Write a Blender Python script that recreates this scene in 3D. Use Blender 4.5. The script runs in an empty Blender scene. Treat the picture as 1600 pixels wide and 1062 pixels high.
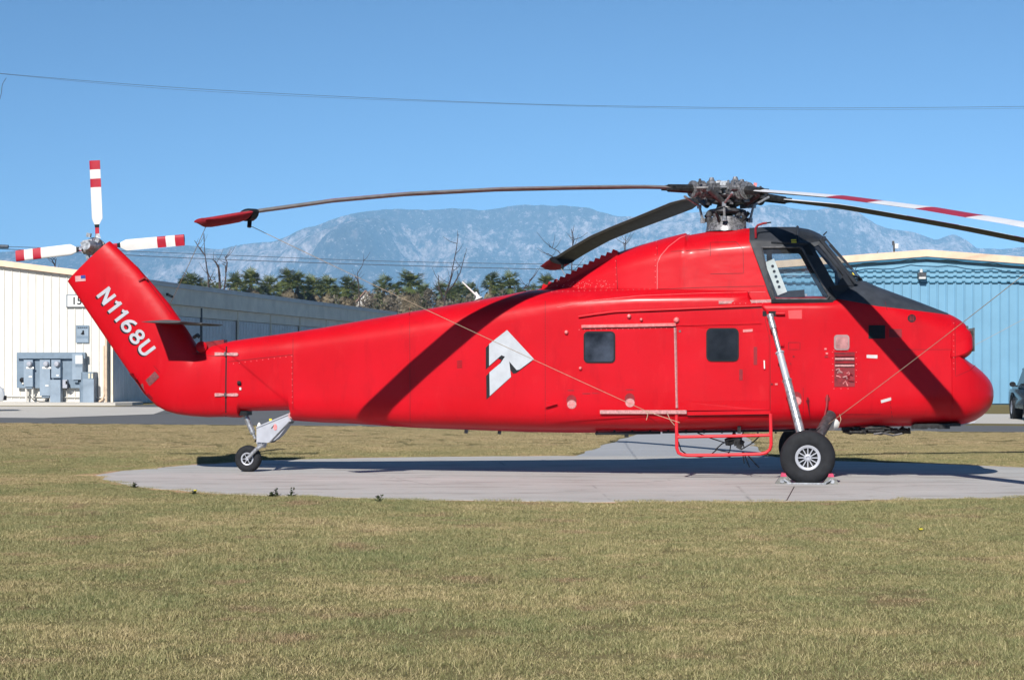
import bpy, bmesh, math, random
from mathutils import Vector, Matrix, noise
from mathutils.bvhtree import BVHTree
from mathutils.geometry import tessellate_polygon
random.seed(7)
S = bpy.context.scene
C = S.collection
R = math.radians
# ---------------------------------------------------------------- camera, world, sun, exposure
CAMZ, FOC, CX, HY = 1.638, 2845.0, 800.0, 576.0
cam = bpy.data.objects.new('camera', bpy.data.cameras.new('camera'))
C.objects.link(cam)
cam.location = (0, 0, CAMZ)
cam.rotation_euler = (R(90), 0, 0)
cam.data.sensor_width = 36
cam.data.lens = 36 * FOC / 1600
cam.data.shift_y = 45 / 1600
cam.data.clip_start = 0.1
cam.data.clip_end = 60000
S.camera = cam
SUN = Vector((0.30, 1.0, -0.69))
ELEV = math.atan2(0.69, math.hypot(0.30, 1.0))
AZ = math.atan2(-0.30, -1.0)
w = bpy.data.worlds.new('World'); S.world = w; w.use_nodes = True
wn = w.node_tree.nodes; wl = w.node_tree.links
bg = wn['Background']
sky = wn.new('ShaderNodeTexSky'); sky.sky_type = 'NISHITA'; sky.sun_disc = False
sky.sun_elevation = ELEV; sky.sun_rotation = AZ
sky.altitude = 5000; sky.air_density = 1.0; sky.dust_density = 0.0; sky.ozone_density = 6.0
tint = wn.new('ShaderNodeMix'); tint.data_type = 'RGBA'; tint.blend_type = 'MULTIPLY'; tint.inputs[0].default_value = 1.0
tint.inputs[7].default_value = (0.82, 1.03, 1.04, 1)      # one even tint over the whole sky: the clear, slightly cyan blue of the photograph
wl.new(sky.outputs[0], tint.inputs[6]); wl.new(tint.outputs[2], bg.inputs[0]); bg.inputs[1].default_value = 0.074
sun = bpy.data.objects.new('sun', bpy.data.lights.new('sun', 'SUN')); C.objects.link(sun)
sun.data.energy = 5.0; sun.data.angle = R(0.5); sun.data.color = (1.0, 0.95, 0.88)
sun.rotation_euler = SUN.to_track_quat('-Z', 'Y').to_euler()
S.view_settings.view_transform = 'Standard'; S.view_settings.look = 'None'
S.view_settings.gamma = 1.0; S.view_settings.use_curve_mapping = False
S.view_settings.exposure = 0.4
S.render.engine = 'CYCLES'
S.cycles.use_denoising = True
S.cycles.max_bounces = 8; S.cycles.transparent_max_bounces = 16
S.cycles.volume_bounces = 1

# ---------------------------------------------------------------- materials
def newmat(name):
    m = bpy.data.materials.new(name); m.use_nodes = True
    nt = m.node_tree
    return m, nt, nt.nodes['Principled BSDF']
def N(nt, t, **kw):
    n = nt.nodes.new(t)
    for k, v in kw.items():
        if k.startswith('i_'):
            n.inputs[int(k[2:])].default_value = v
        else:
            setattr(n, k, v)
    return n
def ramp(nt, fac, stops, interp='LINEAR'):
    n = nt.nodes.new('ShaderNodeValToRGB'); cr = n.color_ramp; cr.interpolation = interp
    while len(cr.elements) < len(stops): cr.elements.new(0.5)
    for e, (p, c) in zip(cr.elements, stops):
        e.position = p; e.color = (c[0], c[1], c[2], 1)
    nt.links.new(fac, n.inputs[0]); return n.outputs[0]
def mixc(nt, fac, a, b, mode='MIX'):
    n = nt.nodes.new('ShaderNodeMix'); n.data_type = 'RGBA'; n.blend_type = mode
    for sock, v in ((n.inputs[0], fac), (n.inputs[6], a), (n.inputs[7], b)):
        if hasattr(v, 'is_linked') or hasattr(v, 'node'): nt.links.new(v, sock)
        elif isinstance(v, (int, float)): sock.default_value = v
        else: sock.default_value = (v[0], v[1], v[2], 1)
    return n.outputs[2]
def math_(nt, op, a, b=None, c=None):
    n = nt.nodes.new('ShaderNodeMath'); n.operation = op
    for i, v in enumerate((a, b, c)):
        if v is None: continue
        if isinstance(v, (int, float)): n.inputs[i].default_value = v
        else: nt.links.new(v, n.inputs[i])
    return n.outputs[0]
def coords(nt, kind='Object', scale=(1, 1, 1)):
    if kind == 'World':
        o = nt.nodes.new('ShaderNodeNewGeometry').outputs['Position']
    else:
        o = nt.nodes.new('ShaderNodeTexCoord').outputs[kind]
    mp = nt.nodes.new('ShaderNodeMapping'); mp.inputs['Scale'].default_value = scale
    nt.links.new(o, mp.inputs[0]); return mp.outputs[0]
def noise_(nt, co, scale, detail=4, rough=0.55, out=0):
    n = nt.nodes.new('ShaderNodeTexNoise'); n.inputs['Scale'].default_value = scale
    n.inputs['Detail'].default_value = detail; n.inputs['Roughness'].default_value = rough
    nt.links.new(co, n.inputs['Vector']); return n.outputs[out]
def bump(nt, b, h, strength=0.3, dist=0.02):
    n = nt.nodes.new('ShaderNodeBump'); n.inputs['Strength'].default_value = strength
    n.inputs['Distance'].default_value = dist
    nt.links.new(h, n.inputs['Height']); nt.links.new(n.outputs[0], b.inputs['Normal'])
def M(name, col, rough=0.5, metal=0.0, var=0.15, scale=6.0, bmp=0.0, bscale=40.0, kind='Object', coat=0.0, rvar=0.1):
    m, nt, b = newmat(name)
    b.inputs['Specular IOR Level'].default_value = 0.14 if max(col) < 0.08 else 0.3
    co = coords(nt, kind)
    f = noise_(nt, co, scale, 5, 0.6)
    lo = [max(0, c * (1 - var)) for c in col]; hi = [min(1, c * (1 + var)) for c in col]
    nt.links.new(ramp(nt, f, [(0.3, lo), (0.7, hi)]), b.inputs['Base Color'])
    r = math_(nt, 'MULTIPLY_ADD', noise_(nt, co, scale * 2.3, 4), rvar * 2, rough - rvar)
    nt.links.new(r, b.inputs['Roughness'])
    b.inputs['Metallic'].default_value = metal
    if coat: b.inputs['Coat Weight'].default_value = coat; b.inputs['Coat Roughness'].default_value = 0.12
    if bmp: bump(nt, b, noise_(nt, co, bscale, 4), bmp, 0.01)
    return m
def glass(name, tint, gloss=0.09, rough=0.02, dirt=0.04):
    m = bpy.data.materials.new(name); m.use_nodes = True
    nt = m.node_tree; nt.nodes.remove(nt.nodes['Principled BSDF'])
    tr = N(nt, 'ShaderNodeBsdfTransparent'); tr.inputs[0].default_value = (*tint, 1)
    gl = N(nt, 'ShaderNodeBsdfGlossy'); gl.inputs['Roughness'].default_value = rough
    df = N(nt, 'ShaderNodeBsdfDiffuse'); df.inputs[0].default_value = (0.5, 0.52, 0.55, 1)
    lw = N(nt, 'ShaderNodeLayerWeight'); lw.inputs[0].default_value = 0.25
    fac = math_(nt, 'MULTIPLY_ADD', lw.outputs['Fresnel'], 0.8, gloss)
    m1 = N(nt, 'ShaderNodeMixShader'); nt.links.new(fac, m1.inputs[0])
    nt.links.new(tr.outputs[0], m1.inputs[1]); nt.links.new(gl.outputs[0], m1.inputs[2])
    m2 = N(nt, 'ShaderNodeMixShader')
    nz = noise_(nt, coords(nt), 7, 5)
    nt.links.new(math_(nt, 'MULTIPLY', nz, dirt * 2), m2.inputs[0])
    nt.links.new(m1.outputs[0], m2.inputs[1]); nt.links.new(df.outputs[0], m2.inputs[2])
    nt.links.new(m2.outputs[0], nt.nodes['Material Output'].inputs[0])
    return m

# ---------------------------------------------------------------- mesh helper
class MB:
    def __init__(s): s.v = []; s.f = []; s.mi = []
    def add(s, vs, fs, mi=0):
        o = len(s.v); s.v += [tuple(v) for v in vs]
        s.f += [tuple(i + o for i in f) for f in fs]; s.mi += [mi] * len(fs); return s
    def box(s, c, size, mat=None, mi=0, taper=1.0):
        x, y, z = (d / 2 for d in size)
        vs = [Vector((i * x * (taper if k > 0 else 1), j * y * (taper if k > 0 else 1), k * z)) for k in (-1, 1) for i, j in ((-1, -1), (1, -1), (1, 1), (-1, 1))]
        if mat is not None: vs = [mat @ v for v in vs]
        vs = [v + Vector(c) for v in vs]
        return s.add(vs, [(3, 2, 1, 0), (4, 5, 6, 7), (0, 1, 5, 4), (1, 2, 6, 5), (2, 3, 7, 6), (3, 0, 4, 7)], mi)
    def bar(s, a, b, wd, hd, up=(0, 0, 1), mi=0):
        a = Vector(a); b = Vector(b); d = (b - a); L = d.length
        if L < 1e-6: return s
        d /= L; u = Vector(up); sd = d.cross(u)
        if sd.length < 1e-4: sd = d.cross(Vector((1, 0, 0)))
        sd.normalize(); u = sd.cross(d)
        vs = [p + sd * i * wd / 2 + u * j * hd / 2 for p in (a, b) for i, j in ((-1, -1), (1, -1), (1, 1), (-1, 1))]
        return s.add(vs, [(0, 1, 2, 3), (7, 6, 5, 4), (4, 5, 1, 0), (5, 6, 2, 1), (6, 7, 3, 2), (7, 4, 0, 3)], mi)
    def tube(s, pts, r, n=8, cap=True, mi=0):
        pts = [Vector(p) for p in pts]; rr = r if isinstance(r, (list, tuple)) else [r] * len(pts)
        rings = []; pu = None
        for i, p in enumerate(pts):
            d = (pts[min(i + 1, len(pts) - 1)] - pts[max(i - 1, 0)]).normalized()
            if pu is None:
                pu = d.cross(Vector((0, 0, 1)))
                if pu.length < 1e-3: pu = d.cross(Vector((1, 0, 0)))
            pu = (pu - d * pu.dot(d)).normalized(); q = d.cross(pu)
            rings.append([p + (pu * math.cos(a) + q * math.sin(a)) * rr[i] for a in (2 * math.pi * k / n for k in range(n))])
        return s.loft(rings, cap, mi)
    def loft(s, rings, cap=True, mi=0, close=True):
        n = len(rings[0]); o = len(s.v)
        for r_ in rings: s.v += [tuple(p) for p in r_]
        fs = []
        for i in range(len(rings) - 1):
            for k in range(n if close else n - 1):
                k2 = (k + 1) % n
                fs.append((o + i * n + k, o + i * n + k2, o + (i + 1) * n + k2, o + (i + 1) * n + k))
        if cap and close:
            fs.append(tuple(o + k for k in range(n))[::-1]); fs.append(tuple(o + (len(rings) - 1) * n + k for k in range(n)))
        s.f += fs; s.mi += [mi] * len(fs); return s
    def lathe(s, c, axis, prof, n=32, mi=0, cap=True):
        c = Vector(c); ax = Vector(axis).normalized()
        u = ax.cross(Vector((0, 0, 1)))
        if u.length < 1e-3: u = ax.cross(Vector((1, 0, 0)))
        u.normalize(); q = ax.cross(u)
        rings = [[c + ax * h + (u * math.cos(a) + q * math.sin(a)) * max(r_, 1e-4) for a in (2 * math.pi * k / n for k in range(n))] for r_, h in prof]
        return s.loft(rings, cap, mi)
    def prism(s, poly, ext, mi=0):
        """poly: list of 3D points (planar), ext: extrusion vector"""
        poly = [Vector(p) for p in poly]; e = Vector(ext); n = len(poly)
        tri = tessellate_polygon([poly])
        fs = [tuple(t) for t in tri] + [tuple(i + n for i in t)[::-1] for t in tri]
        fs += [(i, (i + 1) % n, (i + 1) % n + n, i + n) for i in range(n)]
        return s.add(poly + [p + e for p in poly], fs, mi)
    def build(s, name, mats, parent=None, smooth=None, label=None, loc=None, kind=None, recalc=True):
        me = bpy.data.meshes.new(name); me.from_pydata(s.v, [], s.f)
        mats = mats if isinstance(mats, (list, tuple)) else [mats]
        for m in mats: me.materials.append(m)
        me.polygons.foreach_set('material_index', s.mi)
        if recalc:
            bm = bmesh.new(); bm.from_mesh(me); bmesh.ops.recalc_face_normals(bm, faces=bm.faces); bm.to_mesh(me); bm.free()
        if smooth is not None:
            me.shade_smooth()
            if smooth < 180: me.set_sharp_from_angle(angle=R(smooth))
        me.update()
        o = bpy.data.objects.new(name, me); C.objects.link(o)
        if parent: o.parent = parent
        if loc: o.location = loc
        if label: o['label'] = label
        if kind: o['kind'] = kind
        return o
def tag(o, label=None, cat=None, group=None, kind=None):
    if label: o['label'] = label
    if cat: o['category'] = cat
    if group: o['group'] = group
    if kind: o['kind'] = kind
    return o
def empty(name, label, cat, loc=(0, 0, 0), rz=0, group=None):
    o = bpy.data.objects.new(name, None); C.objects.link(o)
    o.location = loc; o.rotation_euler = (0, 0, rz); o.empty_display_size = 0.2
    return tag(o, label, cat, group)
def copyo(o, parent=None, loc=None):
    c = o.copy(); C.objects.link(c)
    if parent is not None: c.parent = parent
    if loc is not None: c.location = loc
    for k in ('label', 'category', 'group'):
        if k in c.keys(): del c[k]
    return c
def copy_tree(o, parent=None, loc=None):
    kids = list(o.children); c = copyo(o, parent, loc)
    for k in kids: copy_tree(k, c)
    return c
def ground(px, py, z=0.0):
    d = (CAMZ - z) * FOC / (py - HY); return Vector(((px - CX) / FOC * d, d, z))
def at(px, py, d):
    return Vector(((px - CX) / FOC * d, d, CAMZ - (py - HY) / FOC * d))
def lerp(a, b, t): return a + (b - a) * t
def interp(tab, x):
    if x <= tab[0][0]: return tab[0][1:]
    for a, b in zip(tab, tab[1:]):
        if x <= b[0]:
            t = (x - a[0]) / (b[0] - a[0]) if b[0] > a[0] else 1
            return tuple(lerp(p, q, t) for p, q in zip(a[1:], b[1:]))
    return tab[-1][1:]
# ---------------------------------------------------------------- setting: ground
def ground_mat():
    m, nt, b = newmat('lawn_soil')
    co = coords(nt, 'World')
    n1 = noise_(nt, coords(nt, 'World', (0.5, 1.2, 1)), 0.5, 5, 0.6); n2 = noise_(nt, co, 14, 6, 0.7); n3 = noise_(nt, co, 90, 3, 0.7)
    base = ramp(nt, n1, [(0.30, (0.10, 0.11, 0.042)), (0.5, (0.19, 0.17, 0.075)), (0.70, (0.27, 0.215, 0.11))])
    base = mixc(nt, 0.55, base, ramp(nt, n2, [(0.3, (0.045, 0.045, 0.022)), (0.7, (0.28, 0.225, 0.12))]))
    base = mixc(nt, 0.35, base, ramp(nt, n3, [(0.35, (0.03, 0.03, 0.015)), (0.65, (0.36, 0.30, 0.17))]))
    nt.links.new(base, b.inputs['Base Color']); b.inputs['Roughness'].default_value = 0.95; b.inputs['Specular IOR Level'].default_value = 0.0
    bump(nt, b, n3, 0.6, 0.02)
    return m
def conc_mat(name, c1, c2, streak=True, sc=1.0):
    m, nt, b = newmat(name)
    co = coords(nt, 'World')
    n1 = noise_(nt, coords(nt, 'World', (0.35, 1.3, 1)), 0.9 * sc, 6, 0.65)
    n2 = noise_(nt, co, 60, 4, 0.7); n3 = noise_(nt, coords(nt, 'World', (0.25, 1.0, 1)), 2.6 * sc, 4, 0.5)
    c = ramp(nt, n1, [(0.3, c1), (0.7, c2)])
    if streak:
        st = ramp(nt, n3, [(0.0, (0.40, 0.385, 0.37)), (0.34, (0.66, 0.64, 0.62)), (0.45, (.97, .97, .97)), (0.62, (1.0, 1.0, 1.0)), (0.72, (1.14, 1.14, 1.13))])
        c = mixc(nt, 0.9, c, st, 'MULTIPLY')
    if streak:
        vo = N(nt, 'ShaderNodeTexVoronoi', feature='DISTANCE_TO_EDGE'); vo.inputs['Scale'].default_value = 0.33
        nt.links.new(mixc(nt, 0.06, coords(nt, 'World'), noise_(nt, co, 1.3, 5, .7, out=1)), vo.inputs['Vector'])
        cr = ramp(nt, vo.outputs['Distance'], [(0.0, (.35, .34, .33)), (0.006, (1, 1, 1))])
        c = mixc(nt, ramp(nt, noise_(nt, co, .5, 3), [(.48, (0, 0, 0)), (.56, (.8, .8, .8))]), c, mixc(nt, 1.0, c, cr, 'MULTIPLY'))
        sp = noise_(nt, coords(nt, 'World', (1, 1.4, 1)), 1.7, 7, .75)
        c = mixc(nt, ramp(nt, sp, [(.56, (0, 0, 0)), (.68, (.6, .6, .6))]), c, (0.15, 0.13, 0.115))
    c = mixc(nt, 0.25, c, ramp(nt, n2, [(0.3, [v * 0.5 for v in c1]), (0.7, [min(1, v * 1.4) for v in c2])]))
    nt.links.new(c, b.inputs['Base Color']); b.inputs['Roughness'].default_value = 0.9
    bump(nt, b, n2, 0.25, 0.01)
    return m
m_lawn = ground_mat()
m_pad = conc_mat('pad_concrete', (0.36, 0.355, 0.34), (0.46, 0.452, 0.435))
m_walk = conc_mat('walkway_concrete', (0.27, 0.285, 0.31), (0.36, 0.37, 0.385), False)
m_apron = conc_mat('apron_concrete', (0.42, 0.40, 0.37), (0.52, 0.50, 0.46), False)
m_asph = conc_mat('asphalt', (0.075, 0.078, 0.082), (0.115, 0.118, 0.122), False)
m_dirt = M('dry_soil', (0.42, 0.27, 0.16), 0.95, var=0.3, scale=3, kind='World', bmp=0.5)

GZ = -0.012
def sheet(name, poly, z, mat, grid=None):
    me = bpy.data.meshes.new(name)
    ps = [Vector((p[0], p[1], z)) for p in poly]
    me.from_pydata([tuple(p) for p in ps], [], [tuple(t) for t in tessellate_polygon([ps])])
    bm = bmesh.new(); bm.from_mesh(me)
    for f in bm.faces:
        if f.normal.z < 0: f.normal_flip()
    bm.to_mesh(me); bm.free()
    me.materials.append(mat); o = bpy.data.objects.new(name, me); C.objects.link(o); o['kind'] = 'structure'; return o
def slab(name, poly, z0, z1, mat):
    mb = MB(); mb.prism([(p[0], p[1], z0) for p in poly], (0, 0, z1 - z0))
    o = mb.build(name, mat); o['kind'] = 'structure'; return o
sheet('ground', [(-13000, -150), (13000, -150), (13000, 16500), (-13000, 16500)], GZ, m_lawn)
# concrete pad outline, front edge left to right then back edge right to left
pad_px_front = [(150, 742), (172, 750), (205, 758), (300, 767), (400, 773), (600, 779), (760, 782), (900, 783), (1100, 783), (1250, 782), (1400, 780), (1600, 776)]
pad_px_back = [(1600, 730), (1450, 724), (1310, 720), (1200, 713), (900, 712), (700, 713), (520, 716), (400, 719), (278, 728), (200, 735)]
random.seed(3)
def rough_edge(pts, step=0.35, amp=0.05):
    out = []
    for a, b in zip(pts, pts[1:] + pts[:1]):
        n = max(1, int((b - a).length / step))
        for i in range(n):
            p = a.lerp(b, i / n); q = noise.noise(p * 1.7) * amp * 2
            nrm = Vector((-(b - a).y, (b - a).x, 0)).normalized(); out.append(p + nrm * q + nrm * random.uniform(-amp, amp) * 0.3)
    return out
pf = [ground(*p) for p in pad_px_front]; pb = [ground(*p) for p in pad_px_back]
pad_poly = pf + [Vector((10.2, 23.6, 0)), Vector((12.5, 25.4, 0)), Vector((12.8, 27.8, 0)), Vector((10.8, 29.3, 0))] + pb
pad_edge = rough_edge(pad_poly, 0.28, 0.09)
slab('concrete_pad', pad_edge, GZ - 0.1, 0.0, m_pad)
cen = Vector((2.0, 28.3, 0))
dirt = [p + (p - cen).normalized() * (0.05 + 0.30 * max(0, noise.noise(p * 0.6) + 0.35) + (0.25 if p.y > 28 else -0.02)) for p in pad_edge]
sheet('soil_strip', dirt, GZ + 0.006, m_dirt)
walk_l = [(900, 711), (950, 693), (985, 681), (1030, 668), (1048, 661)]
walk_r = [(1142, 661), (1155, 670), (1166, 682), (1180, 698), (1196, 713)]
walk_poly = [ground(*p) for p in walk_l] + [ground(*p) for p in walk_r]
walk_edge = rough_edge(walk_poly, 0.8, 0.06)
slab('walkway', [p + Vector((0, -0.25, 0)) if p.y < 35 else p for p in walk_edge], GZ - 0.1, -0.003, m_walk)
# road and aprons
def L2(y0, y1):  # front edge of the road
    return [Vector((-60, lerp(55.5, 47.5, (-60 + 15.6) / 28.3), 0)), Vector((60, lerp(55.5, 47.5, (60 + 15.6) / 28.3), 0))]
f0, f1 = L2(0, 0)
off = lambda p, d: Vector((p.x + d * 0.272, p.y + d * 0.962, 0))
sheet('road', [f0, f1, off(f1, 5.2), off(f0, 5.2)], GZ + 0.010, m_asph)
sheet('kerb', [off(f0, -0.10), off(f1, -0.10), f1, f0], GZ + 0.012, m_walk)
sheet('asphalt_yard', [(-16.4, 59.4), (-12.8, 66.0), (-11.5, 140), (9.5, 140), (9.5, 57.0), (0, 56.7), (-9, 58.6)], GZ + 0.006, m_asph)
sheet('asphalt_yard', [(-22, 77.2), (-17.6, 77.2), (-9, 140), (-11.6, 140), (-12.9, 66), (-16.2, 66)], GZ + 0.0045, m_asph)
sheet('concrete_apron', [(-60, 70), (-16.5, 59.5), (-13.0, 66), (-14.5, 78), (-30, 82), (-60, 87)], GZ + 0.008, m_apron)
sheet('concrete_apron', [(9.5, 56.0), (60, 42), (60, 60), (9.5, 67.5)], GZ + 0.008, m_apron)

# ---------------------------------------------------------------- mountains (about 12 km away) with their own relief
sky_line = [(-900, 470), (-600, 440), (-350, 420), (-150, 405), (0, 394), (60, 391), (135, 381), (215, 391), (290, 383), (340, 391), (357, 386), (430, 375), (475, 357), (512, 345), (550, 334), (600, 325), (670, 327), (700, 325), (760, 327), (807, 320), (885, 321), (917, 325), (965, 338), (1010, 340), (1066, 333), (1110, 330), (1160, 326), (1206, 321), (1225, 322), (1253, 329), (1300, 325), (1342, 331), (1367, 349), (1387, 357), (1425, 362), (1462, 375), (1490, 366), (1510, 375), (1527, 388), (1560, 390), (1600, 385), (1700, 380), (1900, 400), (2300, 440), (2600, 470)]
def mountain_mesh():
    NX, NY = 620, 110; vs = []; fs = []
    for j in range(NY):
        v = j / (NY - 1)
        for i in range(NX):
            u = i / (NX - 1); px = lerp(-880, 2560, u)
            d = 8200 + 4600 * v
            ridge_d = 12000.0
            y = interp(sky_line, px)[0]
            top = CAMZ + (HY - y) / FOC * ridge_d
            x = (px - CX) / FOC * d
            q = Vector((x / 1500.0, d / 1500.0, 3.7))
            rn = noise.ridged_multi_fractal(q, 0.95, 2.1, 7, 1.0, 2.0) - 1.15
            fn = noise.fractal(q * 2.3, 1.0, 2.0, 6)
            t = (d - 8200) / (ridge_d - 8200)
            if t <= 1:
                s = t ** 0.85
                # spurs running down from the crest
                sp = abs(noise.noise(Vector((x / 620.0 + 0.25 * noise.noise(q * 3), d / 5200.0, 1.3)))) * 2
                z = top * (s - 0.36 * (1 - sp) * math.sin(math.pi * min(1, t)) ** 1.0)
                z += (rn * 150 + fn * 80) * min(1, t * 2.5) * (1 - 0.88 * max(0, (t - 0.70) / 0.30))
                lim = CAMZ + (HY - y) / FOC * d * (.90 + .085 * t)
                if z > lim - 60: z = lim - 60 * math.exp(-(z - lim + 60) / 60) if t < .97 else z
                z = min(z, CAMZ + (HY - y) / FOC * d * (1.0 if t > .97 else .985))
            else:
                z = top * (1 - 0.9 * (t - 1) / 0.21) + fn * 20
            z += (9 * noise.noise(Vector((x / 170., d / 170., 0))) + 5 * noise.noise(Vector((x / 60., d / 60., 4)))) * min(1, t * 3)
            vs.append((x, d, max(z, -0.4) - 0.5 * (1 - min(1, t * 20))))
    for j in range(NY - 1):
        for i in range(NX - 1):
            a = j * NX + i; fs.append((a, a + 1, a + NX + 1, a + NX))
    me = bpy.data.meshes.new('mountains'); me.from_pydata(vs, [], fs); me.shade_smooth()
    m, nt, b = newmat('mountain_rock')
    co = coords(nt, 'World', (0.001, 0.0006, 0.0018))
    n1 = noise_(nt, co, 0.9, 7, 0.60); n2 = noise_(nt, co, 7, 9, 0.75); n3 = noise_(nt, coords(nt, 'World', (0.0016, 0.0005, 0.001)), 11, 7, 0.7)
    n4 = noise_(nt, coords(nt, 'World', (0.001, 0.0003, 0.0012)), 42, 5, 0.7); n5 = noise_(nt, coords(nt, 'World', (0.0012, 0.0003, 0.0007)), 16, 6, 0.7)
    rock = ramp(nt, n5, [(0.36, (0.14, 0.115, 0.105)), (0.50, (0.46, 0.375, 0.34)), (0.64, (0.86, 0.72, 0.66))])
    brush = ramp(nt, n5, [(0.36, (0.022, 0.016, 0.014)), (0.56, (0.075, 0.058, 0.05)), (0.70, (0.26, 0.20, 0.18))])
    c = mixc(nt, ramp(nt, math_(nt, 'ADD', math_(nt, 'MULTIPLY', n1, .62), math_(nt, 'MULTIPLY', n3, .38)), [(0.490, (0, 0, 0)), (0.54, (1, 1, 1))]), brush, rock)  # rock and brush patches, contrast raised so the colour also mimics relief shading
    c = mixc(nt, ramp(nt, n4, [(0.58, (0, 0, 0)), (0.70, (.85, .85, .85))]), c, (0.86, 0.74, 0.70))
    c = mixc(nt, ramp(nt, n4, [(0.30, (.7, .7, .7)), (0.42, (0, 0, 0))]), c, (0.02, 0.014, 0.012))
    nt.links.new(c, b.inputs['Base Color']); b.inputs['Roughness'].default_value = 1.0
    b.inputs['Specular IOR Level'].default_value = 0.0
    bump(nt, b, n5, 1.0, 120)
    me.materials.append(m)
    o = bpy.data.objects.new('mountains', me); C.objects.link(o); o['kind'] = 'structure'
mountain_mesh()
# low brown rise behind the palms
def rise():
    vs = []; fs = []; NX, NY = 60, 10
    for j in range(NY):
        for i in range(NX):
            x = lerp(-120, 60, i / (NX - 1)); y = lerp(330, 520, j / (NY - 1))
            h = (14.5 + 6.5 * math.exp(-((x + 36) / 17) ** 2)) * math.sin(math.pi * 0.5 * min(1, j / 6))
            vs.append((x, y, GZ - 0.6 + h + noise.noise(Vector((x / 9, y / 20, 0))) * 1.0 * min(1, j / 2)))
    for j in range(NY - 1):
        for i in range(NX - 1):
            a = j * NX + i; fs.append((a, a + 1, a + NX + 1, a + NX))
    me = bpy.data.meshes.new('hill'); me.from_pydata(vs, [], fs); me.shade_smooth()
    me.materials.append(M('hill_soil', (0.25, 0.17, 0.13), 0.95, var=0.4, scale=0.15, kind='World'))
    o = bpy.data.objects.new('hill', me); C.objects.link(o); o['kind'] = 'structure'
rise()
# haze: one closed box of thin air round everything
hz = MB(); hz.box((0, 8300, 574.0), (26600, 17000, 1151.0)); hz = hz.build('haze', bpy.data.materials.new('haze_air'))
hm = hz.data.materials[0]; hm.use_nodes = True; hm.node_tree.nodes.remove(hm.node_tree.nodes['Principled BSDF'])
pv = hm.node_tree.nodes.new('ShaderNodeVolumePrincipled')
pv.inputs['Color'].default_value = (0.285, 0.57, 0.91, 1); pv.inputs['Density'].default_value = 0.78e-4; pv.inputs['Anisotropy'].default_value = -0.4
hm.node_tree.links.new(pv.outputs[0], hm.node_tree.nodes['Material Output'].inputs['Volume'])
hz['kind'] = 'stuff'
# ---------------------------------------------------------------- helicopter
HL = Vector((3.25, 28.0, 0.0)); HA = R(-8.0)
RI = Matrix.Rotation(-HA, 3, 'Z'); RF = Matrix.Rotation(HA, 3, 'Z')
def to_local(p): return RI @ (Vector(p) - HL)
CAML = to_local((0, 0, CAMZ))
def ray(px, py): return (RI @ Vector(((px - CX) / FOC, 1.0, -(py - HY) / FOC)))
def P(px, py, y=0.0):
    """point of the helicopter's lengthwise plane y that the photo shows at px, py"""
    d = ray(px, py); t = (y - CAML.y) / d.y; return CAML + d * t
def X_(px, y=0.0): return P(px, HY, y).x
def Z_(px, py, y=0.0): return P(px, py, y).z

def red_mat(name, base=(0.46, 0.003, 0.008)):
    m, nt, b = newmat(name)
    co = coords(nt, 'Object')
    n1 = noise_(nt, co, 1.1, 4, 0.5); n2 = noise_(nt, coords(nt, 'Object', (1, 1, 0.35)), 5.0, 6, 0.65); n3 = noise_(nt, co, 45, 3)
    c = ramp(nt, n1, [(0.3, (base[0] * 0.92, base[1], base[2])), (0.7, (base[0] * 1.06, base[1] * 1.4, base[2] * 1.5))])
    # chalky fading and scuffs
    sc = math_(nt, 'MULTIPLY', ramp(nt, n2, [(0.58, (0, 0, 0)), (0.76, (1, 1, 1))]), 0.38)
    c = mixc(nt, sc, c, (0.56, 0.022, 0.028))
    dk = math_(nt, 'MULTIPLY', ramp(nt, noise_(nt, coords(nt, 'Object', (2.2, 2, 0.5)), 2.2, 7, 0.7), [(0.54, (0, 0, 0)), (0.70, (1, 1, 1))]), 0.30)
    c = mixc(nt, dk, c, (0.24, 0.003, 0.008))
    nt.links.new(c, b.inputs['Base Color'])
    nt.links.new(math_(nt, 'MULTIPLY_ADD', n2, 0.22, 0.26), b.inputs['Roughness'])
    b.inputs['Coat Weight'].default_value = 0.04; b.inputs['Coat Roughness'].default_value = 0.14; b.inputs['Specular IOR Level'].default_value = 0.13
    hh = math_(nt, 'MULTIPLY_ADD', noise_(nt, coords(nt, 'Object', (1, 1, 1.6)), 2.6, 2), 1.0, math_(nt, 'MULTIPLY', n3, 0.02))
    bump(nt, b, hh, 0.10, 0.05)
    return m, nt, b, c
m_red = red_mat('red_paint')[0]
# fuselage paint: red with a dark anti-glare field on the nose deck (painted edge)
m_fus, nt, b, cred = red_mat('red_paint_nose')
tc = nt.nodes.new('ShaderNodeTexCoord'); sx = nt.nodes.new('ShaderNodeSeparateXYZ'); nt.links.new(tc.outputs['Object'], sx.inputs[0])
ga, gb_, gc = P(1296, 470, -0.80), P(1370, 478, -0.78), P(1492, 501, -0.62)
def above(pa, pb):
    k = (pb.z - pa.z) / (pb.x - pa.x)
    return math_(nt, 'GREATER_THAN', sx.outputs[2], math_(nt, 'MULTIPLY_ADD', sx.outputs[0], k, pa.z - k * pa.x))
fa = math_(nt, 'MULTIPLY', above(ga, gb_), above(gb_, gc))
fb = math_(nt, 'MULTIPLY', math_(nt, 'GREATER_THAN', sx.outputs[0], ga.x - 1.25), math_(nt, 'LESS_THAN', sx.outputs[0], X_(1491)))
fg = math_(nt, 'MULTIPLY', fa, fb)
gl_ = ramp(nt, noise_(nt, coords(nt, 'Object'), 3.5, 6, 0.65), [(0.35, (0.028, 0.033, 0.042)), (0.7, (0.052, 0.059, 0.073))])
nt.links.new(mixc(nt, fg, cred, gl_), b.inputs['Base Color'])
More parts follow.
